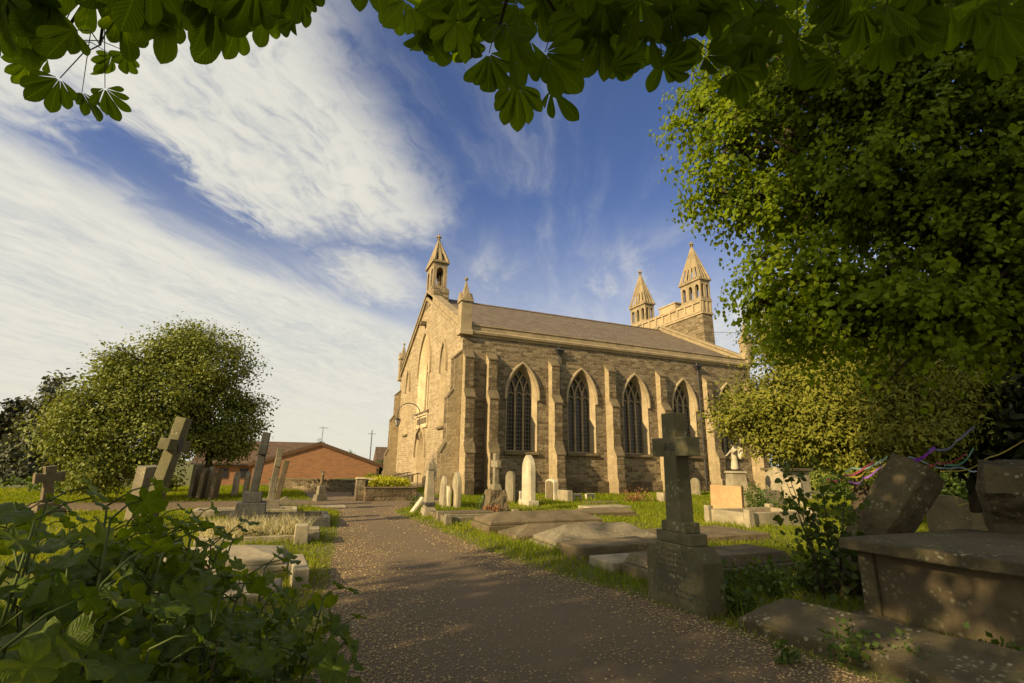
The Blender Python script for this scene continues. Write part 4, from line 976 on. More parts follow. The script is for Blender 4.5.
for i, (u, v, h, w_, mt, lab) in enumerate(((192, 499, 1.45, .8, 'stone_grey', 'grey slab on edge, first in the row under the big tree'), (200, 500, 1.35, .8, 'stone_brown', 'reddish brown slab on edge under the big tree beside the grey one'), (207, 499, 1.4, .75, 'stone_pale', 'pale slab on edge in the row under the big tree'), (212.5, 500, 1.3, .8, 'stone_brown', 'brown slab on edge nearest the tree trunk'), (234, 497, 1.1, .6, 'stone_pale', 'small pale headstone past the tree trunk before the brick house'), (244, 499, 1.2, .5, 'stone_grey', 'thin grey headstone standing behind the dark granite steps'))):
    headstone(at(u, v), w_, h, .16, ('flat', 'round', 'pointed')[i % 3], M[mt], lab, tilt=(.03*(i % 3-1), .06 if i % 2 else .02), rz=-.15)
fc = thing('leaning_small_cross', 'small brown cross leaning at the far left among sunlit grass', 'gravestone', (*D(46, 509, 20.5)[:2], 0.), (.10, .05, -.9))
L, zt = steps([(.75, .8, .25), (.5, .55, .2)])
for m_ in L: part('step', m_, M['stone_brown'], fc, .012)
m_ = cross_mb(.7, 1.05, .18, .22, .72, .04); c_ = part('cross', m_, M['stone_brown'], fc, .012); c_.location.z = zt-.01
sp_ = at(320, 501)
stt = thing('small_statue', 'small dark figure with raised arms on a stone pedestal by the path fork', 'statue', (sp_[0], sp_[1], 0), (0, 0, .3))
m_ = MB(); m_.box(-.26, .26, -.26, .26, -.1, .28, top=(.85, .85)); part('plinth', m_, M['stone_grey'], stt, .015)
m_ = MB(); m_.box(-.16, .16, -.16, .16, .281, .66, top=(.85, .85)); part('pedestal', m_, M['stone_grey'], stt, .012)
J = [(0, 0, .98, .07), (0, 0, 1.14, .075, .06), (0, 0, 1.21, .03), (0, 0, 1.28, .05), (0, 0, 1.33, .03), (0, .09, 1.16, .03), (0, .2, 1.22, .025), (0, .24, 1.34, .02), (0, -.09, 1.16, .03), (0, -.2, 1.2, .025), (0, -.27, 1.3, .02), (0, 0, .8, .09), (0, 0, .67, .11)]
skin_figure('robed_figure', J, [(0, 1), (1, 2), (2, 3), (3, 4), (1, 5), (5, 6), (6, 7), (1, 8), (8, 9), (9, 10), (0, 11), (11, 12)], M['stone_brown'], stt)
gp = at(284, 508)
gs = thing('gabled_kerb_stone', 'low grey kerb stone with a small gabled end near the path fork', 'gravestone', gp, (0, 0, 0))
m_ = MB(); m_.prism([(-.4, .05), (-.4, .16), (0, .42), (.4, .16), (.4, .05)], lambda p, q_, t: (p, t, q_), -.1, .1); part('gable', m_, M['stone_grey'], gs, .012)
m_ = MB(); m_.box(-.5, 2.2, -.45, .45, -.1, .048); part('slab', m_, M['stone_pale'], gs, .012)
kerb_set((-8.15, -10.6, .02), 2.1, 1.9, .27, M['granite_dark'], 'dark granite kerbed grave along the left path edge', posts=False, fill=M['dirt'])
kerb_set((-9.4, -7.4, .02), 3.0, 1.1, .2, M['stone_pale'], 'pale low kerb around a grave behind the dark granite steps', posts=False, fill=M['dirt'])
kerb_set((-8.75, -13.4, .02), 2.2, 1.4, .18, M['stone_pale'], 'kerbed grave filled with pale dry grass', posts=False, fill=M['dirt'])
for (u, v, s_, lab) in ((300, 545, .36, 'taller of two pale square kerb posts at the left path edge'), (312, 541, .24, 'lower of two pale square kerb posts at the left path edge')):
    m_ = MB(); m_.box(-.14, .14, -.2, .2, -.1, s_, top=(.92, .92)); solo('kerb_post', m_, M['stone_pale'], lab, 'kerb post', at(u, v), group='kerb posts at the left path edge', bevel=.015)
coped((-9.25, -16.4, .02), 2.3, 1.5, .14, .22, M['stone_pale'], 'pale hipped tomb cover half hidden by the weeds left of the path', ridge=.6, group='low hipped tomb covers beside the path')
m_ = MB(); m_.box(-.1, .1, -.62, .62, -.1, .26); solo('kerb_block', m_, M['stone_pale'], 'single upright kerb block along the left path edge', 'kerb', (-7.95, -17.75, .02), (0, 0, .05), bevel=.015)
ledger((-9.3, -18.7, .02), 2.3, .9, .18, M['stone_grey'], 'grey ledger under the weeds left of the path')
ledger((-9.6, -20.2, .02), 2.0, .9, .16, M['stone_grey'], 'cracked grey ledger deep in the shaded weeds')
headstone((-8.75, -21.35, .02), .62, .5, .1, 'flat', M['stone_white'], 'short pale slab leaning back in the shaded weeds', rz=-.35, tilt=(0, .5))

# ------------------------------------------------------------------ planter with hedge, gate posts, low wall, brick house, masts
def stone_wall(mb, x0, x1, y0, y1, h): mb.box(x0, x1, y0, y1, -.1, h)
plx0, plx1, ply0, ply1 = -5.1, -2.75, -2.6, 2.6
pr_ = thing('stone_planter', 'rubble stone raised bed holding a clipped golden hedge before the church door', 'planter', ((plx0+plx1)/2, (ply0+ply1)/2, 0))
ax, ay = (plx1-plx0)/2, (ply1-ply0)/2
for k, (a, b, c_, e_) in enumerate(((-ax, ax, -ay, -ay+.3), (-ax, ax, ay-.3, ay), (-ax, -ax+.3, -ay+.303, ay-.303), (ax-.3, ax, -ay+.303, ay-.303))):
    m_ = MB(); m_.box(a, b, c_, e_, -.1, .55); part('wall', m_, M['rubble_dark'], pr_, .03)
    m_ = MB(); m_.box(a-.03, b+.03, c_-.03, e_+.03, .551, .62); part('coping', m_, M['stone_brown'], pr_, .02)
m_ = MB(); m_.box(-ax+.31, ax-.31, -ay+.31, ay-.31, 0, .5); part('soil', m_, M['dirt'], pr_)
for (u, v, h, lab) in ((359, 500.5, .95, 'left one of two short stone gate posts beside the planter'), (369, 500, .9, 'right one of two short stone gate posts, next to the planter corner')):
    p_ = at(u, v); r_ = thing('gate_post', lab, 'post', (p_[0], p_[1], 0), group='short stone gate posts')
    m_ = MB(); m_.box(-.2, .2, -.2, .2, -.1, h); part('shaft', m_, M['rubble'], r_, .02); m_ = MB(); m_.box(-.24, .24, -.24, .24, h+.001, h+.08, top=(.7, .7)); part('cap', m_, M['ashlar'], r_, .01)
def wall_between(p, q_, h, t, mat, label, zt=0):
    p, q_ = np.array(p[:2]), np.array(q_[:2]); L = float(np.linalg.norm(q_-p)); a = math.atan2(*(q_-p)[::-1]); c = (p+q_)/2
    r_ = thing('low_wall', label, 'wall', (c[0], c[1], zt), (0, 0, a))
    m_ = MB(); m_.box(-L/2, L/2, -t/2, t/2, -1.6, h); part('masonry', m_, mat, r_, .01); m_ = MB(); m_.box(-L/2-.03, L/2+.03, -t/2-.04, t/2+.04, h+.001, h+.08); part('coping', m_, M['stone_brown'], r_, .01)
wall_between(D(268, 498, 34), D(359, 498, 31), .62, .25, M['rubble'], 'low stone wall running in front of the brick house')
hc = D(318, 470, 56); hz0 = -1.2
hang = math.radians(-4)
house = thing('brick_house', 'orange brick bungalow with a broad gable and brown tiled roof', 'house', (hc[0], hc[1], hz0), (0, 0, hang))
apz = float(D(318, 443.5, 56)[2])-hz0; evz = float(D(283, 463, 56)[2])-hz0; hw_ = 6.1
m_ = MB(); m_.poly([(-hw_, 0, 0), (hw_, 0, 0), (hw_, 0, evz), (0, 0, apz), (-hw_, 0, evz)]); m_.poly([(-hw_, 0, 0), (-hw_, 14, 0), (-hw_, 14, evz), (-hw_, 0, evz)]); m_.poly([(hw_, 0, 0), (hw_, 14, 0), (hw_, 14, evz), (hw_, 0, evz)]); m_.poly([(-hw_, 14, 0), (hw_, 14, 0), (hw_, 14, evz), (0, 14, apz), (-hw_, 14, evz)])
part('wall', m_, M['brick'], house)
m_ = MB()
for sg in (1, -1): m_.prism([(0, apz+.02), (sg*(hw_+.35), evz-.16), (sg*(hw_+.35), evz-.01), (0, apz+.18)], lambda p, q_, t: (p, t, q_), -.12, 14.2)
part('roof', m_, M['tile'], house)
for sg in (1, -1):
    m_ = MB(); m_.prism([(0, apz-.2), (sg*(hw_+.36), evz-.38), (sg*(hw_+.36), evz-.17), (0, apz+.01)], lambda p, q_, t: (p, t, q_), -.16, -.121); part('bargeboard', m_, M['wood'], house)
m_ = MB(); m_.tube([(hw_-.25, -.08, 0), (hw_-.25, -.08, evz-.4)], .05, 6); part('drainpipe', m_, M['lead'], house)
m_ = MB(); m_.box(-12.3, -hw_-.2, 3.42, 3.55, 2.38, 2.5); part('gutter', m_, M['lead'], house)
m_ = MB(); m_.box(-12, -hw_-.01, 4, 11, 0, 2.5); part('side_wing', m_, M['brick'], house)
m_ = MB()
for sg in (1, -1): m_.prism([(7.5, 4.85), (7.5+sg*4.0, 2.42), (7.5+sg*4.0, 2.55), (7.5, 5.0)], lambda p, q_, t: (t, p, q_), -12.3, -.5)
part('side_roof', m_, M['tile'], house)
for k in range(3):
    xk = -11.2+k*1.9; wm = MB(); wm.box(xk-.42, xk+.42, 3.93, 4.02, 1.0, 2.1); wf = part('window', wm, M['stone_brown'], house)
    gm = MB(); gm.box(xk-.36, xk-.03, 3.9, 3.928, 1.08, 2.02); gm.box(xk+.03, xk+.36, 3.9, 3.928, 1.08, 2.02); part('pane', gm, M['window_dark'], wf)
m_ = MB(); m_.box(hw_+.5, hw_+6, 5, 12, 0, 2.3, top=(1, 1)); part('rear_wing', m_, M['brick'], house)
m_ = MB(); m_.prism([(4.6, 2.3), (8.5, 4.7), (12.4, 2.3)], lambda p, q_, t: (t, p, q_), hw_+.1, hw_+6.3); part('rear_roof', m_, M['tile'], house)
m_ = MB(); m_.tube([(0, 3, apz), (0, 3, apz+1.9)], .03, 5); m_.tube([(-.4, 3, apz+1.8), (.5, 3, apz+1.8)], .02, 4)
for k in range(5): m_.tube([(-.35+k*.2, 2.7, apz+1.8), (-.35+k*.2, 3.3, apz+1.8)], .015, 4)
part('aerial', m_, M['lead'], house)
mp = D(369, 470, 70); m_ = MB(); mh = float(D(369, 430, 70)[2]); m_.tube([(0, 0, 0), (0, 0, mh+1.5)], [.09, .05], 6); m_.tube([(-.5, 0, mh+1), (.5, 0, mh+1)], .03, 4)
solo('radio_mast', m_, M['lead'], 'thin grey mast rising behind the brick house', 'mast', (mp[0], mp[1], -1.5))
e0 = np.array([tx1, ty0, 12.9]); e1 = D(830, 322, 46)
m_ = MB(); m_.tube([e0+(e1-e0)*t-np.array([0, 0, 1.2*t*(1-t)]) for t in np.linspace(0, 1, 9)], .018, 5)
solo('overhead_cable', m_, M['lead'], 'thin cable running from the church tower towards the trees', 'cable')

# ------------------------------------------------------------------ vegetation
def unit(n): return norm(rng.normal(0, 1, (n, 3)))
def crown_points(lobes, n, shell=.55, clump=16, crad=.38, squash=.75, tall=.7, wild=.18):
    """cluster centres in the outer part of overlapping lobes, then leaf points round them; returns points and outward directions"""
    L = np.array(lobes, float); vol = L[:, 3]**2; pick = rng.choice(len(L), n, p=vol/vol.sum())
    dr = unit(n); rr = L[pick, 3]*(shell+(1-shell)*rng.random(n)**.7)*(1+wild*rng.normal(0, 1, n))
    sc_ = np.ones((n, 3)); sc_[:, 2] = L[pick, 4] if L.shape[1] > 4 else squash
    Cn = L[pick, :3]+dr*rr[:, None]*sc_
    P = np.repeat(Cn, clump, 0)+rng.normal(0, 1, (n*clump, 3))*crad*np.array([1, 1, tall])
    O = norm(np.repeat(dr, clump, 0)*.7+(P-np.repeat(Cn, clump, 0))/crad*.55+.3*unit(n*clump))
    return P, O, Cn
def leaves(tpl, P, O, size, droop=.4, tint=None, jitter=.3):
    n = len(P); A = O*.6+unit(n)*.8; A[:, 2] -= droop; N = norm(O*1.1+unit(n)*.42+np.array([0, 0, .35]))
    S = size*(1+jitter*rng.normal(0, 1, n)).clip(.4, 1.8)
    t = rng.random(n) if tint is None else tint
    return scatter(*tpl, P, norm(A), N, S, t)
def trunk_mesh(base, h, r, lobes, lean=(0, 0), limbs=None, seed=1, twigs=None):
    rr = np.random.default_rng(seed); mb = MB(); base = np.array(base, float)
    top = base+np.array([lean[0], lean[1], h]); P = [base+(top-base)*t+np.array([rr.normal(0, .04), rr.normal(0, .04), 0])*(t > 0) for t in np.linspace(0, 1, 6)]
    P[0] = P[0]-np.array([0, 0, .15]); mb.tube(P, [r*1.35]+[r*(1-.12*i) for i in range(1, 6)], 9)
    for i, l in enumerate(lobes):
        e = np.array(l[:3], float); s = base+(top-base)*rr.uniform(.6, .98); mid = (s+e)/2+np.array([rr.normal(0, .3), rr.normal(0, .3), .15*np.linalg.norm(e-s)])
        pts = [s*(1-t)**2+2*mid*t*(1-t)+e*t*t for t in np.linspace(0, 1, 7)]
        mb.tube(pts, [r*.5*(1-.13*k) for k in range(7)], 6)
        for q_ in range(5):
            s2 = pts[rr.integers(3, 7)]; e2 = e+norm(rr.normal(0, 1, 3))*l[3]*.85; m2 = (s2+e2)/2+rr.normal(0, .12*l[3], 3)
            pp = [s2*(1-t)**2+2*m2*t*(1-t)+e2*t*t for t in np.linspace(0, 1, 5)]; mb.tube(pp, [r*.16*(1-.2*k) for k in range(5)], 4)
    return mb
def tree(name, label, base, h, r, lobes, n, clump, crad, lsize, mat, tpl=LEAF4, group=None, shell=.5, droop=.4, bark='bark', lean=(0, 0), seed=1, cat='tree', tall=.7, wild=.18):
    root = thing(name, label, cat, base, group=group); b = np.array(base, float)
    loc = [(l[0]-b[0], l[1]-b[1], l[2]-b[2], *l[3:]) for l in lobes]
    if r: part('trunk', trunk_mesh((0, 0, 0), h, r, loc, lean, seed=seed), M[bark], root, smooth=True)
    P, O, Cn = crown_points(loc, n, shell, clump, crad, tall=tall, wild=wild)
    k = P[:, 2]+b[2] > .25; P, O = P[k], O[k]
    tint = np.repeat(rng.random(n), clump)[k]*.6+.4*rng.random(k.sum())
    V, F, t, u = leaves(tpl, P, O, lsize, droop, tint)
    link('crown', np_mesh('crown', V, F, mat, t, u), root); return root

def lob(u, v, rpx, dist, sq=.85):
    p = D(u, v, dist); depth = float((p-CAM)@_F); return (*p, rpx*depth/FPX, sq)
# big evergreen tree on the left
LB = D(205, 495, 28); LB[2] = 0
lobes = [(*l[:3], l[3]*.93, l[4]) for l in [lob(205, 365, 46, 28), lob(160, 400, 42, 27), lob(110, 405, 40, 27.5), lob(85, 430, 36, 27), lob(215, 420, 42, 28.5), lob(150, 440, 44, 27), lob(100, 460, 36, 26.5), lob(225, 440, 26, 28), lob(175, 352, 26, 28), lob(130, 375, 26, 28), lob(72, 410, 15, 27), lob(196, 338, 14, 28), lob(240, 400, 16, 28), lob(250, 425, 12, 28), lob(118, 362, 14, 27), lob(100, 476, 18, 26.5), lob(150, 345, 10, 27.5), lob(120, 350, 8, 27), lob(255, 405, 9, 28), lob(80, 395, 12, 27)]]
tree('evergreen_oak', 'big rounded evergreen tree in front of the sky on the left', LB, 3.2, .26, lobes, 1250, 62, .34, .12, M['leaf_oak'], group=None, shell=.5, seed=3, wild=.14, tall=.62)
# sparse twigs and trees behind
p_ = D(35, 480, 45); p_[2] = -1
tree('blue_conifer', 'grey green conifer behind the left edge of the evergreen oak', p_, 4, .2, [(*(p_+np.array([0, 0, 1.2+k*.95])), 2.3-.27*k, .6) for k in range(8)], 900, 20, .25, .26, M['leaf_blue'], shell=.5)
p_ = D(-2, 480, 48); p_[2] = -1
tree('dark_conifer', 'dark narrow conifer cut off by the left edge', p_, 4, .2, [(*(p_+np.array([0, 0, 1.+k*.85])), 1.9-.24*k, .6) for k in range(7)], 700, 20, .25, .26, M['leaf_dark'], shell=.5)
for (u, v, rp, dd, mt, lab) in ((384, 470, 13, 60, 'leaf_shade', 'bushy green tree between the brick house and the church'), (349, 458, 8, 75, 'leaf_shade', 'bright round treetop rising behind the brick house roof'), (318, 446, 7, 85, 'leaf_shade', 'far treetop just showing over the house ridge'), (372, 478, 7, 52, 'leaf_oak', 'small dark bush right of the brick gable'), (348, 487, 8, 40, 'leaf_oak', 'brownish shrub against the brick gable wall'), (20, 492, 20, 40, 'leaf_shade', 'low sunny bush behind the small leaning cross'), (60, 492, 22, 32, 'leaf_shade', 'yellow green bush below the evergreen oak'), (150, 490, 20, 33, 'leaf_oak', 'scrub bush in the shade behind the leaning cross')):
    l = lob(u, v, rp, dd); b = np.array([l[0], l[1], -1.3 if dd > 36 else -.05]); r = l[3]; zz = np.linspace(max(b[2]+r*.5, l[2]-2.2*r), l[2], 4)
    tree('bush' if rp > 12 or dd < 55 else 'distant_tree', lab, b, max(.6, l[2]-b[2]-r), .1, [(l[0]+rng.normal(0, r*.35), l[1]+rng.normal(0, r*.35), z, r*.8, .9) for z in zz], 160, 20, r*.16, r*.16, M[mt], shell=.4, cat='bush' if rp > 12 or dd < 55 else 'tree')
for (u, v, rp, dd, mt, lab) in ((845, 492, 16, 40, 'leaf_shade', 'sunlit bush in the distance below the yew branches'), (905, 488, 22, 34, 'leaf_shade', 'green bush in the distance behind the leaning rough pillar'), (960, 486, 24, 36, 'leaf_shade', 'bush in the distance between the two rough stones'), (1015, 484, 26, 33, 'leaf_shade', 'bush in the distance behind the rugged stone'), (815, 484, 14, 48, 'leaf_oak', 'dull bush in the distance at the far end of the church'), (875, 480, 20, 50, 'leaf_oak', 'dark bush in the distance under the yew'), (1060, 484, 26, 40, 'leaf_oak', 'dark bush in the distance beyond the right edge')):
    l = lob(u, v, rp, dd); r = l[3]
    tree('bush', lab, (l[0], l[1], 0), .8, .08, [(l[0]+rng.normal(0, r*.5), l[1]+rng.normal(0, r*.5), z, r*.8, .8) for z in np.linspace(.5, l[2]+.3, 4)], 200, 18, r*.16, .2, M[mt], shell=.4, cat='bush')
for (u, v, rp, dd, lab) in ((800, 455, 26, 66, 'far broad tree beyond the east end of the church'), (850, 458, 30, 60, 'far broad tree seen through the gap under the yew'), (915, 455, 32, 62, 'far broad tree behind the leaning rough pillar'), (980, 452, 34, 58, 'far broad tree between the two rough stones'), (1045, 450, 40, 56, 'far broad tree at the right edge')):
    l = lob(u, v, rp, dd); r = l[3]
    tree('distant_tree', lab, (l[0], l[1], 0), l[2]*.6, .2, [(l[0]+rng.normal(0, r*.6), l[1]+rng.normal(0, r*.4), z, r*.75, .8) for z in np.linspace(.9, l[2]+.8, 5)], 320, 18, r*.15, .3, M['leaf_oak'], shell=.4)
# yew on the right
YB = D(862, 500, 19); YB[2] = 0
lobes = [lob(775, 400, 36, 18.5), lob(820, 390, 44, 19), lob(870, 395, 50, 19), lob(745, 415, 24, 18), lob(815, 430, 40, 18), lob(870, 440, 40, 18), lob(790, 350, 26, 19.5), lob(840, 350, 44, 20), lob(925, 400, 46, 19), lob(770, 440, 20, 18), lob(920, 440, 32, 18), lob(765, 335, 14, 20), lob(775, 315, 12, 20)]
root = tree('yew_tree', 'broad golden green yew tree overhanging the church end and headstones', YB, 3.0, .34, lobes, 1350, 62, .34, .115, M['leaf_yew'], SPRAY, shell=.45, droop=.35, seed=5, wild=.24, tall=.38)
# dark conifer at the right edge
KB = D(985, 500, 22); KB[2] = 0
lobes = [lob(985, 420, 60, 22), lob(1010, 340, 70, 22), lob(950, 340, 46, 23), lob(935, 420, 40, 23), lob(1040, 400, 70, 21), lob(1000, 270, 55, 23), lob(1060, 300, 70, 22)]
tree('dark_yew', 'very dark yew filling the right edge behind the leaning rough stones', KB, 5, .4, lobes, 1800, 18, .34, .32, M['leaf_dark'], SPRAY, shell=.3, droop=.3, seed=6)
# lime: leaves hang in curtains from arching boughs
LMB = D(1150, 520, 10.5); LMB[2] = 0
lobes = [lob(735, 140, 42, 8.6), lob(715, 190, 26, 8.6), lob(770, 200, 48, 8.8), lob(790, 265, 40, 8.6), lob(800, 100, 70, 9), lob(850, 180, 72, 9), lob(840, 290, 52, 8.8), lob(810, 330, 34, 8.6), lob(900, 100, 90, 9.6), lob(930, 210, 84, 9.6), lob(910, 310, 56, 9), lob(1010, 110, 100, 10), lob(1010, 230, 80, 10), lob(990, 320, 46, 9.4), lob(1100, 160, 120, 10.5), lob(1080, 280, 70, 10), lob(765, 300, 18, 8.5), lob(700, 110, 24, 8.6), lob(760, 60, 60, 9), lob(870, 30, 80, 9.5), lob(1000, 0, 100, 10)]
lime = thing('lime_tree', 'large lime tree hanging a thick curtain of leaves across the upper right', 'tree', LMB)
loc = [(l[0]-LMB[0], l[1]-LMB[1], l[2]-LMB[2], *l[3:]) for l in lobes]
tmb = trunk_mesh((0, 0, 0), 4.6, .38, loc, seed=8)
n = 5200; Larr = np.array(loc); pk_ = rng.choice(len(loc), n, p=Larr[:, 3]**2/np.sum(Larr[:, 3]**2)); dr = unit(n)
st0 = Larr[pk_, :3]+dr*(Larr[pk_, 3]*(.30+.72*rng.random(n)**.8)*(1+.16*rng.normal(0, 1, n)))[:, None]*np.array([1, 1, .9])
out = norm(dr*np.array([1, 1, .2])+norm(st0*np.array([1, 1, 0]))*.5+.3*rng.normal(0, 1, (n, 3))); ln_ = rng.uniform(.35, .95, n)
P = []; A = []; N = []; S = []; Tn = []
for i in range(n):
    k = int(ln_[i]/.036); t = (np.arange(k)+.5)/k; tw_ = st0[i]+out[i]*(ln_[i]*.8*t*(1.25-.5*t))[:, None]+np.array([0, 0, -1.])*(ln_[i]*.46*t**1.8)[:, None]
    if i % 3 == 0: tmb.tube([tw_[0], tw_[k//2], tw_[-1]], [.006, .004, .002], 3, caps=False)
    sd_ = np.cross(out[i], [0, 0, 1.]); sg = np.where(np.arange(k) % 2 == 0, 1, -1)
    P.append(tw_+rng.normal(0, .065, (k, 3))); A.append(sd_[None]*sg[:, None]*.55+out[i]*.35+np.array([0, 0, -.85])+rng.normal(0, .3, (k, 3)))
    N.append(out[i]*.6+np.array([0, 0, .55])+rng.normal(0, .38, (k, 3))); S.append(rng.uniform(.048, .108, k)*(1.15-.35*t)*rng.uniform(.8, 1.2)); Tn.append(np.clip(rng.random()*.55+.45*rng.random(k)+.1*t, 0, 1))
P, A, N, S, Tn = (np.concatenate(q_) for q_ in (P, A, N, S, Tn)); V, F, t, u = scatter(*LIME, P, norm(A), norm(N), S, Tn)
link('crown', np_mesh('crown', V, F, M['leaf_lime'], t, u), lime)
for (pts, r_) in (([(1100, 120, 10), (1000, 170, 9.4), (900, 250, 8.9), (840, 330, 8.6)], .05), ([(1100, 60, 10), (960, 110, 9.2), (860, 170, 8.8), (780, 240, 8.5)], .055), ([(1120, 260, 10), (1010, 270, 9.3), (930, 330, 8.8), (890, 380, 8.6)], .045), ([(1100, 20, 10), (930, 40, 9.2), (800, 90, 8.7), (720, 150, 8.5)], .05), ([(1060, 180, 9.8), (980, 130, 9.2), (900, 120, 8.9)], .035), ([(1000, 170, 9.4), (950, 260, 9), (925, 300, 8.8)], .03), ([(940, 115, 9.2), (900, 200, 8.7), (865, 250, 8.6)], .025)):
    q_ = [D(*p_)-LMB for p_ in pts]; fine = []
    for i in range(len(q_)-1):
        for t_ in np.linspace(0, 1, 5)[:-1]: fine.append(q_[i]+(q_[i+1]-q_[i])*t_+rng.normal(0, .03, 3))
    fine.append(q_[-1]); tmb.tube(fine, [r_*(1-.7*i/len(fine)) for i in range(len(fine))], 7)
part('trunk', tmb, M['bark'], lime, smooth=True)

# horse chestnut overhead: trunk behind the viewer, boughs with palmate leaves hanging into the view
CB = np.array([-10.2, -31.5, 0.])
ct = thing('horse_chestnut', 'horse chestnut whose big palmate leaves hang down from above along the top edge', 'tree', CB)
def chestnut_leaves(J, size, face, hang):
    """J junction points (n,3): 5-7 leaflets fan downwards from each"""
    L = []
    Pn = []; An = []; Nn = []; Sn = []; Tn = []
    for i in range(len(J)):
        k = rng.choice([5, 6, 7]); f = norm(face[i]+.18*rng.normal(0, 1, 3)); dn = norm(hang[i]-f*np.dot(hang[i], f)); sd = np.cross(dn, f); tt_ = rng.random()
        sp_ = rng.uniform(.85, 1.5)
        for q_ in range(k):
            a = (q_/(k-1)-.5)*2*sp_; Aq = dn*math.cos(a)+sd*math.sin(a)-f*rng.uniform(-.12, .25)
            Pn.append(J[i]+Aq*.015); An.append(Aq); Nn.append(f+.2*rng.normal(0, 1, 3)); Sn.append(size[i]*(1-.42*abs(a)/sp_)*rng.uniform(.82, 1.12)); Tn.append(np.clip(tt_+rng.normal(0, .12), 0, 1))
    return scatter(*LEAFLET, np.array(Pn), np.array(An), norm(np.array(Nn)), np.array(Sn), np.array(Tn))
spots = [(50, 2, 66), (20, 22, 46), (0, 30, 40), (95, -12, 66), (60, 78, 40), (82, 92, 34), (105, 88, 30), (48, 58, 34), (112, 55, 30), (128, 52, 28), (180, 30, 40), (165, 0, 62), (238, 18, 58), (215, -6, 60), (296, 18, 42), (270, 5, 44), (300, -10, 40), (135, -18, 60), (20, -25, 70), (190, -20, 70), (255, -20, 60), (5, -5, 60), (120, 10, 45), (75, 30, 40), (30, 60, 30),
         (405, 0, 48), (440, -8, 46), (489, 53, 56), (470, 36, 40), (512, 36, 50), (517, 84, 50), (545, 52, 50), (552, 88, 38), (560, 30, 56), (600, 30, 60), (632, 34, 56), (662, 66, 46), (690, 36, 46), (722, 12, 56), (640, 0, 60), (590, -6, 60), (540, -10, 60), (490, -5, 60), (752, 40, 54), (782, 16, 56), (820, 26, 50), (862, 8, 56), (905, 18, 56), (950, 6, 60), (1000, 14, 60), (530, 40, 50), (575, 60, 44), (610, 66, 40), (460, -12, 55), (675, 10, 60), (705, 55, 40), (520, 5, 60), (425, 10, 40), (735, 70, 40), (835, 60, 42), (880, 40, 46), (990, 45, 46), (760, -10, 60), (840, -15, 60), (930, -15, 60), (650, 30, 45)]
J = []; Sz = []
for (u, v, s_) in spots:
    dep = rng.uniform(2.5, 3.1)*(1 if s_ > 38 else 1.25); J.append(K(u, v, dep)); Sz.append(s_*(.92 if u < 700 else .78)*dep/FPX)
for k in range(46):
    u = rng.uniform(395, 1030); v = rng.uniform(-20, 18+28*rng.random()+(14 if 460 < u < 700 else 0)); dep = rng.uniform(2.6, 3.6); J.append(K(u, v, dep)); Sz.append(rng.uniform(34, 48)*dep/FPX); spots.append((u, v, 40))
# the leaves above and behind the frame's top edge
for k in range(260):
    u = rng.uniform(-350, 1350); v = rng.uniform(-420, -35); dep = rng.uniform(2.0, 3.0); p = K(u, v, dep)
    if 3.2 < p[2] < 6.5: J.append(p); Sz.append(rng.uniform(.2, .3))
n_front = len(J)
for k in range(620):
    a = rng.uniform(0, 2*math.pi); r = 5.2*math.sqrt(rng.random()); p = np.array([CB[0]+r*math.cos(a)*1.25, CB[1]+r*math.sin(a), rng.uniform(3.8, 7.5)-.12*r*r*.3])
    u_ = (p-CAM)@_F
    if u_ < .3: J.append(p); Sz.append(rng.uniform(.22, .32))
J = np.array(J); toc = norm(CAM[None]-J); face = norm(toc*.8+rng.normal(0, .35, (len(J), 3))+np.array([0, 0, .0])); face[n_front:] = norm(rng.normal(0, .5, (len(J)-n_front, 3))+np.array([0, 0, 1.]))
hang = norm(np.array([0, 0, -1.])+.35*rng.normal(0, 1, (len(J), 3)))
V, F, t, u = chestnut_leaves(J-CB, np.array(Sz), face, hang)
link('crown', np_mesh('crown', V, F, M['leaf_chestnut'], t, u, smooth=True), ct)
mb = MB(); mb.tube([(0, 0, -.2), (.05, .05, .6), (0, .1, 2), (.1, .1, 3.4), (.1, .3, 5.0)], [.55, .42, .38, .35, .22], 12)
for e in (K(120, -130, 3.0), K(330, -160, 3.0), K(560, -90, 3.1), K(800, -80, 3.3), K(1000, -90, 3.6), CB+np.array([-4, 1, 6.]), CB+np.array([-2, -4, 6.]), CB+np.array([4, -3, 6.]), CB+np.array([5, 0, 5.6])):
    e = e-CB; s = np.array([.05, .1, 3.0+rng.random()]); m_ = (s+e)/2+np.array([0, 0, .5]); mb.tube([s*(1-t)**2+2*m_*t*(1-t)+e*t*t for t in np.linspace(0, 1, 8)], [.2*(1-.11*k) for k in range(8)], 7)
# petioles and twigs of the leaves in view
tw_nodes = [K(u, v, 2.85)-CB for u, v in ((100, -45), (200, -50), (290, -40), (60, 40), (100, 45), (430, -40), (520, -40), (610, -40), (700, -30), (800, -35), (900, -40), (1000, -40), (500, 25), (560, 20), (660, 25), (720, -20))]
for i in range(len(spots)):
    j = J[i]-CB; k = min(tw_nodes, key=lambda q_: np.linalg.norm(q_-j)+(0 if q_[2] > j[2]-.02 else .6)); m_ = (j+k)/2+np.array([0, 0, .05])
    mb.tube([k, m_, j], [.004, .0032, .0025], 5, mi=1)
for nd in tw_nodes[3:5]: mb.tube([tw_nodes[0], (tw_nodes[0]+nd)/2+np.array([.03, 0, 0]), nd], [.012, .010, .007], 5)
for a, b in ((5, 6), (6, 7), (7, 8), (8, 9), (9, 10), (10, 11), (0, 1), (1, 2), (6, 12), (6, 13), (8, 14), (8, 15)): mb.tube([tw_nodes[a], (tw_nodes[a]+tw_nodes[b])/2+np.array([0, 0, .03]), tw_nodes[b]], [.014, .012, .009], 5)
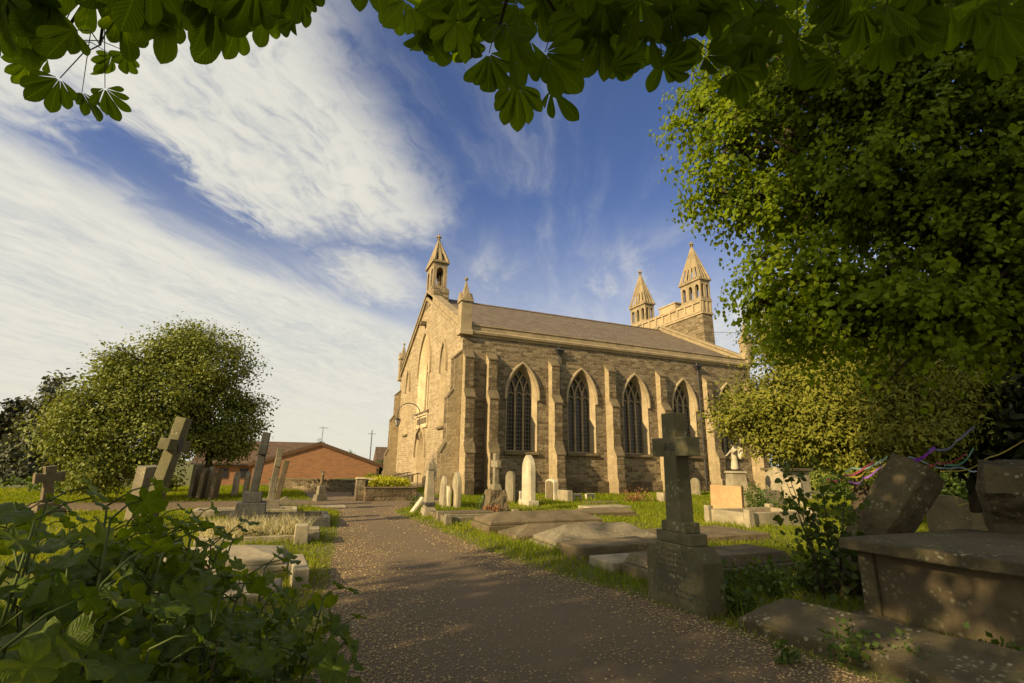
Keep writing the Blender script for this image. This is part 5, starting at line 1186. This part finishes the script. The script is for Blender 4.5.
part('trunk', mb, [M['bark'], M['stem']], ct, smooth=True)
ul = [(-2.8+rng.normal(0, 2.0), 2.75+rng.normal(0, .7), z, 2.3, .8) for z in np.linspace(7.6, 15.5, 10)]+[(1.5, -1, 8, 3., .8), (-1, -2, 11, 3., .8), (2, 1, 11, 2.6, .8)]
P, O, Cn = crown_points(ul, 1600, .3, 12, .45)
V, F, t, u = leaves(LEAF4, P, O, .36, .5, rng.random(len(P)))
link('upper_crown', np_mesh('upper_crown', V, F, M['leaf_chestnut'], t, u), ct)
part('upper_limbs', trunk_mesh((.1, .2, 4.5), 8, .3, ul, seed=4), M['bark'], ct, smooth=True)

# trees standing out of frame to the left: they shade the foreground
for i, (x, y, r, h, lab) in enumerate(((-23, -26.6, 3.4, 13., 'tall broad tree at the left of the churchyard'), (-24, -33, 4., 15., 'tall broad tree behind the viewer on the left'))):
    lobes = [(x+rng.normal(0, r*.35), y+rng.normal(0, r*.35), z, r*.8, .8) for z in np.linspace(3.2, h-1.8, 8)]
    tree('broad_tree', lab, (x, y, 0), h*.6, .34, lobes, 480 if i == 0 else 900, 14, .36, .34, M['leaf_shade'], shell=.35, group='trees out of view left of the path', seed=20+i)

# ------------------------------------------------------------------ weeds, shrubs, hedge
def mallow_template():
    n = 28; T = [(0, 0, 0)]; UV = [(0, 0)]; F = []
    for ring, (k, zc) in enumerate(((.33, .03), (.68, .075), (1., .06))):
        for i in range(n+1):
            th = 2*math.pi*i/n; lob_ = abs(math.sin(3.5*th)) ; r = .5*k*(1-.0*k)*(1+(.14*lob_-.04)*k); r *= (1-.78*k*math.exp(-((min(th, 2*math.pi-th))/.22)**2)*(k > .5))
            # th=0 is the petiole notch (towards -along)
            T.append((r*math.sin(th), -r*math.cos(th), zc-.11*k*k*math.cos(7*th)*.6-.03*k*math.sin(3*th+1)-.05*(k*abs(math.sin(th)))**2)); UV.append((i/n, k*.999))
    m_ = n+1
    for i in range(n): F.append((0, 1+i, 2+i))
    for r in range(2):
        for i in range(n): a = 1+r*m_+i; F += [(a, a+m_, a+m_+1), (a, a+m_+1, a+1)]
    return np.array(T), np.array(F), np.array(UV)
MALLOW = mallow_template()
def mallow(x, y, h, spread, nl, size, label, group):
    root = thing('mallow_plant', label, 'plant', (x, y, float(gz(x, y))), group=group); mb = MB(); P = []; A = []; N = []; S = []
    for s_ in range(rng.integers(2, 4)):
        a = rng.uniform(0, 6.28); top = np.array([math.cos(a)*spread*rng.uniform(.2, .8), math.sin(a)*spread*rng.uniform(.2, .8), h*rng.uniform(.82, 1.)]); b = top*np.array([.15, .15, 0])-np.array([0, 0, .05])
        mid = (b+top)/2+np.append(rng.normal(0, .06, 2), 0); sp = [b*(1-t)**2+2*mid*t*(1-t)+top*t*t for t in np.linspace(0, 1, 9)]
        mb.tube(sp, [.010-.0007*k for k in range(9)], 6)
        for k in range(nl):
            t = .22+.78*(k+.5)/nl; q_ = sp[min(8, int(t*8.99))]; az = k*2.4+rng.uniform(-.5, .5); ln_ = rng.uniform(.10, .24)*(1.25-.5*t)
            e = q_+np.array([math.cos(az)*ln_, math.sin(az)*ln_, rng.uniform(.02, .12)]); m_ = (q_+e)/2+np.array([0, 0, .02]); mb.tube([q_, m_, e], [.005, .004, .003], 5)
            out = np.array([math.cos(az), math.sin(az), rng.uniform(-1.1, -.3)]); P.append(e); A.append(out); N.append(norm(np.array([.35*math.cos(az), .35*math.sin(az), 1.])+.3*rng.normal(0, 1, 3))); S.append(size*rng.uniform(.55, 1.2)*(1.1-.35*t))
    P, A, N, S = map(np.array, (P, A, N, S))
    part('stem', mb, M['stem'], root, smooth=True)
    V, F, t, u = scatter(*MALLOW, P+norm(A)*S[:, None]*.12, A, N, S, rng.random(len(P)))
    link('foliage', np_mesh('foliage', V, F, M['leaf_mallow'], t, u, smooth=True), root)
spots = [(-20, 2.7, 500), (28, 3.2, 482), (95, 2.7, 478), (60, 4.2, 490), (-60, 3.6, 490), (125, 3.4, 492), (160, 4.6, 512), (185, 3.0, 528), (110, 5.2, 505), (215, 4.2, 535), (240, 3.4, 562), (30, 2.2, 550), (120, 2.4, 560), (200, 2.6, 590), (270, 4.6, 560), (290, 3.7, 592), (300, 5.4, 590), (225, 2.7, 640), (60, 5.5, 500), (15, 4.8, 495), (-10, 2.0, 590), (160, 5.6, 520), (80, 3.3, 520), (215, 5.4, 540), (118, 3.3, 486), (162, 3.0, 496), (178, 3.9, 506), (140, 4.4, 500), (310, 3.3, 640), (75, 2.3, 610), (150, 2.2, 640)]
for (u, d_, tv) in spots:
    p_ = D(u, tv, d_); mallow(p_[0], p_[1], max(.3, p_[2]-.06), 0.30, 9, .212, 'tall broad-leaved mallow in the shaded thicket left of the path', 'mallows in the thicket left of the path')

def weed(x, y, h, r, n, size, mat, label, cat='plant', name='weed_clump', tpl=LEAF4, group=None, stems=6, z0=None, droop=0.1):
    z0 = float(gz(x, y)) if z0 is None else z0
    root = thing(name, label, cat, (x, y, z0), group=group); mb = MB(); tips = []
    for k in range(stems):
        a = rng.uniform(0, 6.28); q_ = r*math.sqrt(rng.random()); e = np.array([q_*math.cos(a), q_*math.sin(a), h*rng.uniform(.6, 1.)]); b = np.array([e[0]*.3, e[1]*.3, -.04]); m_ = (b+e)/2*np.array([.8, .8, 1.1]); pp = [b*(1-t)**2+2*m_*t*(1-t)+e*t*t for t in np.linspace(0, 1, 6)]
        mb.tube(pp, [.008*(1-.13*i)*max(1, h) for i in range(6)], 5); tips += pp[1:]
    part('stem', mb, M['stem'] if h < 1 else M['bark'], root)
    T_ = np.array(tips)[rng.integers(0, len(tips), n)]; P = T_+rng.normal(0, 1, (n, 3))*r*.24; P[:, 2] = np.abs(P[:, 2])+.01
    O = norm(rng.normal(0, 1, (n, 3))+np.array([0, 0, .4])); V, F, t, u = leaves(tpl, P, O, size, droop, rng.random(n))
    link('foliage', np_mesh('foliage', V, F, mat, t, u), root); return root
for (u, tv, d_, h) in ((20, 560, 3.0, .7), (85, 560, 3.6, .7), (150, 570, 3.0, .6), (215, 590, 3.4, .5), (60, 620, 2.3, .6), (250, 610, 4.0, .45), (130, 620, 2.6, .5), (285, 625, 3.8, .4), (190, 640, 2.4, .45)):
    p_ = D(u, tv, d_); weed(p_[0], p_[1], max(.35, min(1.2, p_[2])), .3, 150, .075, M['leaf_weed'], 'smaller-leaved weed tangled among the mallows left of the path', group='small weeds among the mallows', stems=7, droop=-.1)
g0 = G(842, 603)
weed(g0[0], g0[1]+.1, 1.62, .58, 620, .085, M['leaf_ivy'], 'straggly dark-leaved shrub growing beside the leaning rough pillar', 'shrub', 'leafy_shrub', LIME, stems=9, droop=.5)
for (u, v, h, r, n, sz, lab) in ((852, 664, .26, .24, 230, .055, 'leafy weed clump growing against the fallen slab'), (790, 664, .12, .16, 60, .06, 'small yellowish weed at the end of the fallen slab'), (905, 676, .2, .18, 90, .05, 'thin weed sprig on the path side of the fallen slab'), (738, 612, .34, .3, 260, .07, 'weed clump right of the base of the big path cross'), (770, 598, .42, .34, 260, .075, 'taller nettle clump between the big cross and the shrub'), (800, 590, .35, .35, 240, .07, 'nettle clump at the foot of the straggly shrub'), (725, 590, .3, .3, 200, .07, 'weed clump behind the base of the big path cross'), (1012, 676, .2, .16, 60, .06, 'grassy weed tuft at the bottom right corner by the fallen slab'), (591, 545, .3, .35, 160, .05, 'thin weeds growing on the slope of the dark hipped tomb'), (525, 535, .3, .1, 40, .05, 'single weed sprig between two hipped tomb covers'), (757, 585, .25, .3, 160, .07, 'low weeds beside the stepped tomb slab')):
    p_ = G(u, v); weed(p_[0], p_[1], h, r, n, sz, M['leaf_weed'], lab, droop=-.2)
for (u, v, d_, h, r, n, mt, lab) in ((768, 512, 22, .75, .8, 420, 'leaf_weed', 'tangle of sunlit plants filling the kerbed grave'), (757, 503, 24, .9, .5, 240, 'leaf_weed', 'sunlit shrub behind the orange stone'), (415, 510, 19.5, .45, .4, 120, 'leaf_weed', 'small sunlit weeds around the leaning white slab'), (480, 507, 19, .4, .5, 240, 'leaf_weed', 'bright green tuft at the foot of the corner buttress')):
    p_ = D(u, v, d_); weed(p_[0], p_[1], h, r, n, .10, M[mt], lab, droop=-.1)
red = leaf('reddish_shrub_leaf', (.16, .07, .03), (.26, .12, .05), .2)
for (u, d_, lab) in ((630, 25.5, 'low reddish shrub below the fourth buttress'), (492, 17.6, 'small reddish plant at the foot of the rough pedestal')):
    p_ = D(u, 500, d_); weed(p_[0], p_[1], .45 if d_ > 20 else .2, .8 if d_ > 20 else .3, 420, .09, red, lab, 'shrub', 'low_shrub')
# golden hedge in the planter
hx, hy = (plx0+plx1)/2, (ply0+ply1)/2; n = 5200
hr = thing('golden_hedge', 'clipped yellow green hedge filling the raised stone bed', 'hedge', (hx, hy, .5))
P = np.stack([rng.uniform(-ax+.2, ax-.2, n), rng.uniform(-ay+.2, ay-.2, n), .42*rng.random(n)**.5+.04*rng.normal(0, 1, n)], 1); P[:, 2] *= 1-.5*(np.abs(P[:, 0])/ax)**6
V, F, t, u = leaves(LEAF4, P, norm(rng.normal(0, 1, (n, 3))+np.array([0, 0, .7])), .1, 0, rng.random(n)); link('foliage', np_mesh('foliage', V, F, M['leaf_hedge'], t, u), hr)
mb = MB()
for k in range(14): x, y = rng.uniform(-ax+.3, ax-.3), rng.uniform(-ay+.3, ay-.3); mb.tube([(x, y, 0), (x+.03, y, .32)], .02, 5)
part('stem', mb, M['bark'], hr)

# ------------------------------------------------------------------ grass and fallen blossom
bpy.context.view_layer.update()
foot = []
for o in list(col.objects):
    r_ = o
    while r_.parent: r_ = r_.parent
    if o.type == 'MESH' and r_.get('category') in ('gravestone', 'tomb', 'grave slab', 'statue', 'planter', 'kerb', 'kerb post', 'church', 'post'):
        c = np.array([o.matrix_world @ Vector(b) for b in o.bound_box])
        if c[:, 2].min() < .15 and (c[:, 0].max()-c[:, 0].min()) < 12 : foot.append((c[:, 0].min()+.03, c[:, 0].max()-.03, c[:, 1].min()+.03, c[:, 1].max()-.03))
foot.append((-.02, XE+.3, -.15, WD))
def free(x, y):
    k = np.ones(len(x), bool)
    for a, b, c, d_ in foot: k &= ~((x > a) & (x < b) & (y > c) & (y < d_))
    return k
def grass_field(n, rmin, rmax, a0, a1):
    r = np.where(rng.random(n) < .55, rng.uniform(rmin, rmax, n), np.sqrt(rng.uniform(64, rmax*rmax, n))); a = np.radians(rng.uniform(a0, a1, n)); x = CAM[0]+r*np.sin(a); y = CAM[1]+r*np.cos(a)
    pd = path_dist(x, y); k = (pd > .04+.05*rng.random(n)) & free(x, y)
    # bare, worn patches
    pat = np.sin(x*1.3+2*np.sin(y*.7))*np.sin(y*1.1+1.7*np.sin(x*.9)); k &= (pat > -.75+.8*rng.random(n)-.55)
    return x[k], y[k], r[k], pd[k], pat[k]
x, y, r, pd, pat = grass_field(400000, 2.2, 38, -32, 82)
lush = np.where((x > -4) & (pd < 1.3), 1.35, 1.0)*np.where(pd < .25, .65, 1.)
h = (.055+.075*rng.random(len(x))+.05*np.clip(pat, 0, 1))*lush*np.where(r > 16, 1.15, 1.); h *= np.where(rng.random(len(x)) < .03, 1.9, 1.)
P = np.stack([x, y, gz(x, y)-.005], 1); A = norm(np.stack([rng.normal(0, .33, len(x)), rng.normal(0, .33, len(x)), np.ones(len(x))], 1)); N = norm(np.stack([rng.normal(0, 1, len(x)), rng.normal(0, 1, len(x)), .2*np.ones(len(x))], 1))
wd_ = .0055*(1+r/6.5)*rng.uniform(.7, 1.3, len(x))
T = BLADE[0]; side = norm(np.cross(A, N)); Tn = T.copy()
V = P[:, None]+(T[None, :, 0:1]*wd_[:, None, None])*side[:, None]+T[None, :, 1:2]*h[:, None, None]*A[:, None]+(T[None, :, 1:2]**2)*(h*.35)[:, None, None]*N[:, None]*np.array([1, 1, 0])
F = (BLADE[1][None]+(np.arange(len(x))*len(T))[:, None, None]).reshape(-1, 3)
patch = np.clip(.5+.5*np.sin(x*.8+1.1*np.sin(y*.6)), 0, 1)
props(link('grass', np_mesh('grass', V.reshape(-1, 3), F, M['grass'], np.repeat((rng.random(len(x))*.75+.25*patch).clip(0, 1), len(T)))), 'short tufted green grass growing between the graves', 'grass', kind='stuff')
# pale dry ornamental grass
p_ = np.array([-8.75, -13.4, 0.]); n = 2600
dg = thing('pale_grass_clump', 'clump of pale dry grass filling a kerbed grave left of the path', 'plant', p_)
P = np.stack([rng.uniform(-.95, .95, n), rng.uniform(-.55, .55, n), np.full(n, .05)], 1); A = norm(np.stack([rng.normal(0, .45, n), rng.normal(0, .45, n), np.ones(n)], 1)); hh = rng.uniform(.25, .62, n); N = norm(rng.normal(0, 1, (n, 3))*np.array([1, 1, .2])); side = norm(np.cross(A, N))
V = P[:, None]+(T[None, :, 0:1]*.018)*side[:, None]+T[None, :, 1:2]*hh[:, None, None]*A[:, None]+(T[None, :, 1:2]**2)*(hh*.4)[:, None, None]*N[:, None]*np.array([1, 1, -.5])
link('blades', np_mesh('blades', V.reshape(-1, 3), (BLADE[1][None]+(np.arange(n)*len(T))[:, None, None]).reshape(-1, 3), M['straw'], np.repeat(rng.random(n), len(T))), dg)
# blossom litter on the path, thickest along its edges
n = 240000; r = rng.uniform(2.5, 24, n); a = np.radians(rng.uniform(-25, 75, n)); x = CAM[0]+r*np.sin(a); y = CAM[1]+r*np.cos(a); pd = path_dist(x, y)
cl_ = .5+.5*np.sin(x*2.3+1.9*np.sin(y*1.7))*np.sin(y*1.9+1.3*np.sin(x*2.9)); pr = np.where(pd < 0, .05+1.0*np.exp(-(pd/.55)**2)+.35*np.exp(-((x+7.2)/.8)**2)*(y > -26)*(y < -9)+.4*cl_**4*(r < 12), .85*np.exp(-(pd/.3)**2)); pr = pr*np.where(r > 13, .6, 1)
k = (rng.random(n) < pr) & free(x, y); x, y, r, pd = x[k], y[k], r[k], pd[k]; n = len(x)
P = np.stack([x, y, np.where(pd < 0, .010, gz(x, y)+.006)+.006*rng.random(n)], 1); A = norm(np.stack([rng.normal(0, 1, n), rng.normal(0, 1, n), rng.normal(0, .15, n)], 1)); N = norm(np.stack([rng.normal(0, .25, n), rng.normal(0, .25, n), np.ones(n)], 1))
V, F, t, u = scatter(*LEAF4, P, A, N, rng.uniform(.010, .028, n)*(1+r/22), rng.random(n)); props(link('fallen_blossom', np_mesh('fallen_blossom', V, F, M['petal'], t, u)), 'pale fallen blossom scattered over the path', 'petals', kind='stuff')

# ------------------------------------------------------------------ ribbons strung under the yew
def ribbon(pts, w_, colr, label, cat='ribbon', sag=.12):
    P = [np.array(p) for p in pts]; a, b = P[0], P[-1]; L = []
    seed = rng.random()*6
    for t in np.linspace(0, 1, 26):
        if len(P) == 2: c = a+(b-a)*t
        else: c = a*(1-t)**2+2*P[1]*t*(1-t)+b*t*t
        L.append(c+np.array([0, .05*math.sin(9*t+seed), -sag*.6*4*t*(1-t)+.025*math.sin(13*t+seed)]))
    mb = MB(); v = []
    for i, c in enumerate(L):
        tw = i*.35+seed; o = np.array([.25*math.cos(tw), .25*math.sin(tw), 1.])*w_/2; v += [c-o, c+o]
    mb.add(v, [(2*i, 2*i+1, 2*i+3, 2*i+2) for i in range(len(L)-1)])
    o = solo('ribbon', mb, plain('ribbon_cloth', colr, .5, 0, .1), label, cat, group='coloured ribbons strung under the yew'); sd = o.modifiers.new('thick', 'SOLIDIFY'); sd.thickness = .003
for (q0, q1, w_, c, lab) in (((897, 461, 10.4), (938, 446, 11), .05, (.22, .03, .42), 'broad bright purple ribbon above the leaning rough pillar'), ((890, 466, 10.3), (930, 451, 11), .03, (.25, .05, .5), 'thin purple ribbon just under the broad purple one'), ((932, 451, 11), (973, 428, 11.4), .035, (.20, .20, .36), 'grey blue ribbon rising towards the dark yew'), ((942, 467, 11), (977, 448, 11.4), .03, (.10, .30, .24), 'teal ribbon stretched between the two rough stones'), ((925, 464, 10.8), (968, 452, 11.2), .03, (.26, .04, .05), 'dark red ribbon hanging between the rough stones'), ((944, 473, 11), (1030, 437, 11.6), .018, (.45, .36, .08), 'yellow cord rising to the right edge over the rugged stone'), ((845, 476, 10.2), (893, 459, 10.6), .03, (.50, .42, .08), 'yellow ribbon left of the leaning rough pillar'), ((842, 470, 10.2), (890, 455, 10.6), .03, (.30, .48, .40), 'pale mint ribbon left of the leaning rough pillar'), ((828, 480, 10), (872, 462, 10.4), .03, (.42, .08, .14), 'pink ribbon tangled over the straggly shrub'), ((850, 482, 10.2), (880, 466, 10.4), .03, (.24, .10, .40), 'violet ribbon hanging low beside the straggly shrub'), ((946, 486, 11), (966, 505, 11.2), .016, (.45, .36, .10), 'loose yellow cord dangling between the rough stones'), ((905, 455, 10.6), (980, 470, 11.6), .02, (.25, .35, .45), 'pale blue ribbon crossing behind the leaning rough pillar')):
    ribbon([D(*q0), D(*q1)], w_, c, lab)
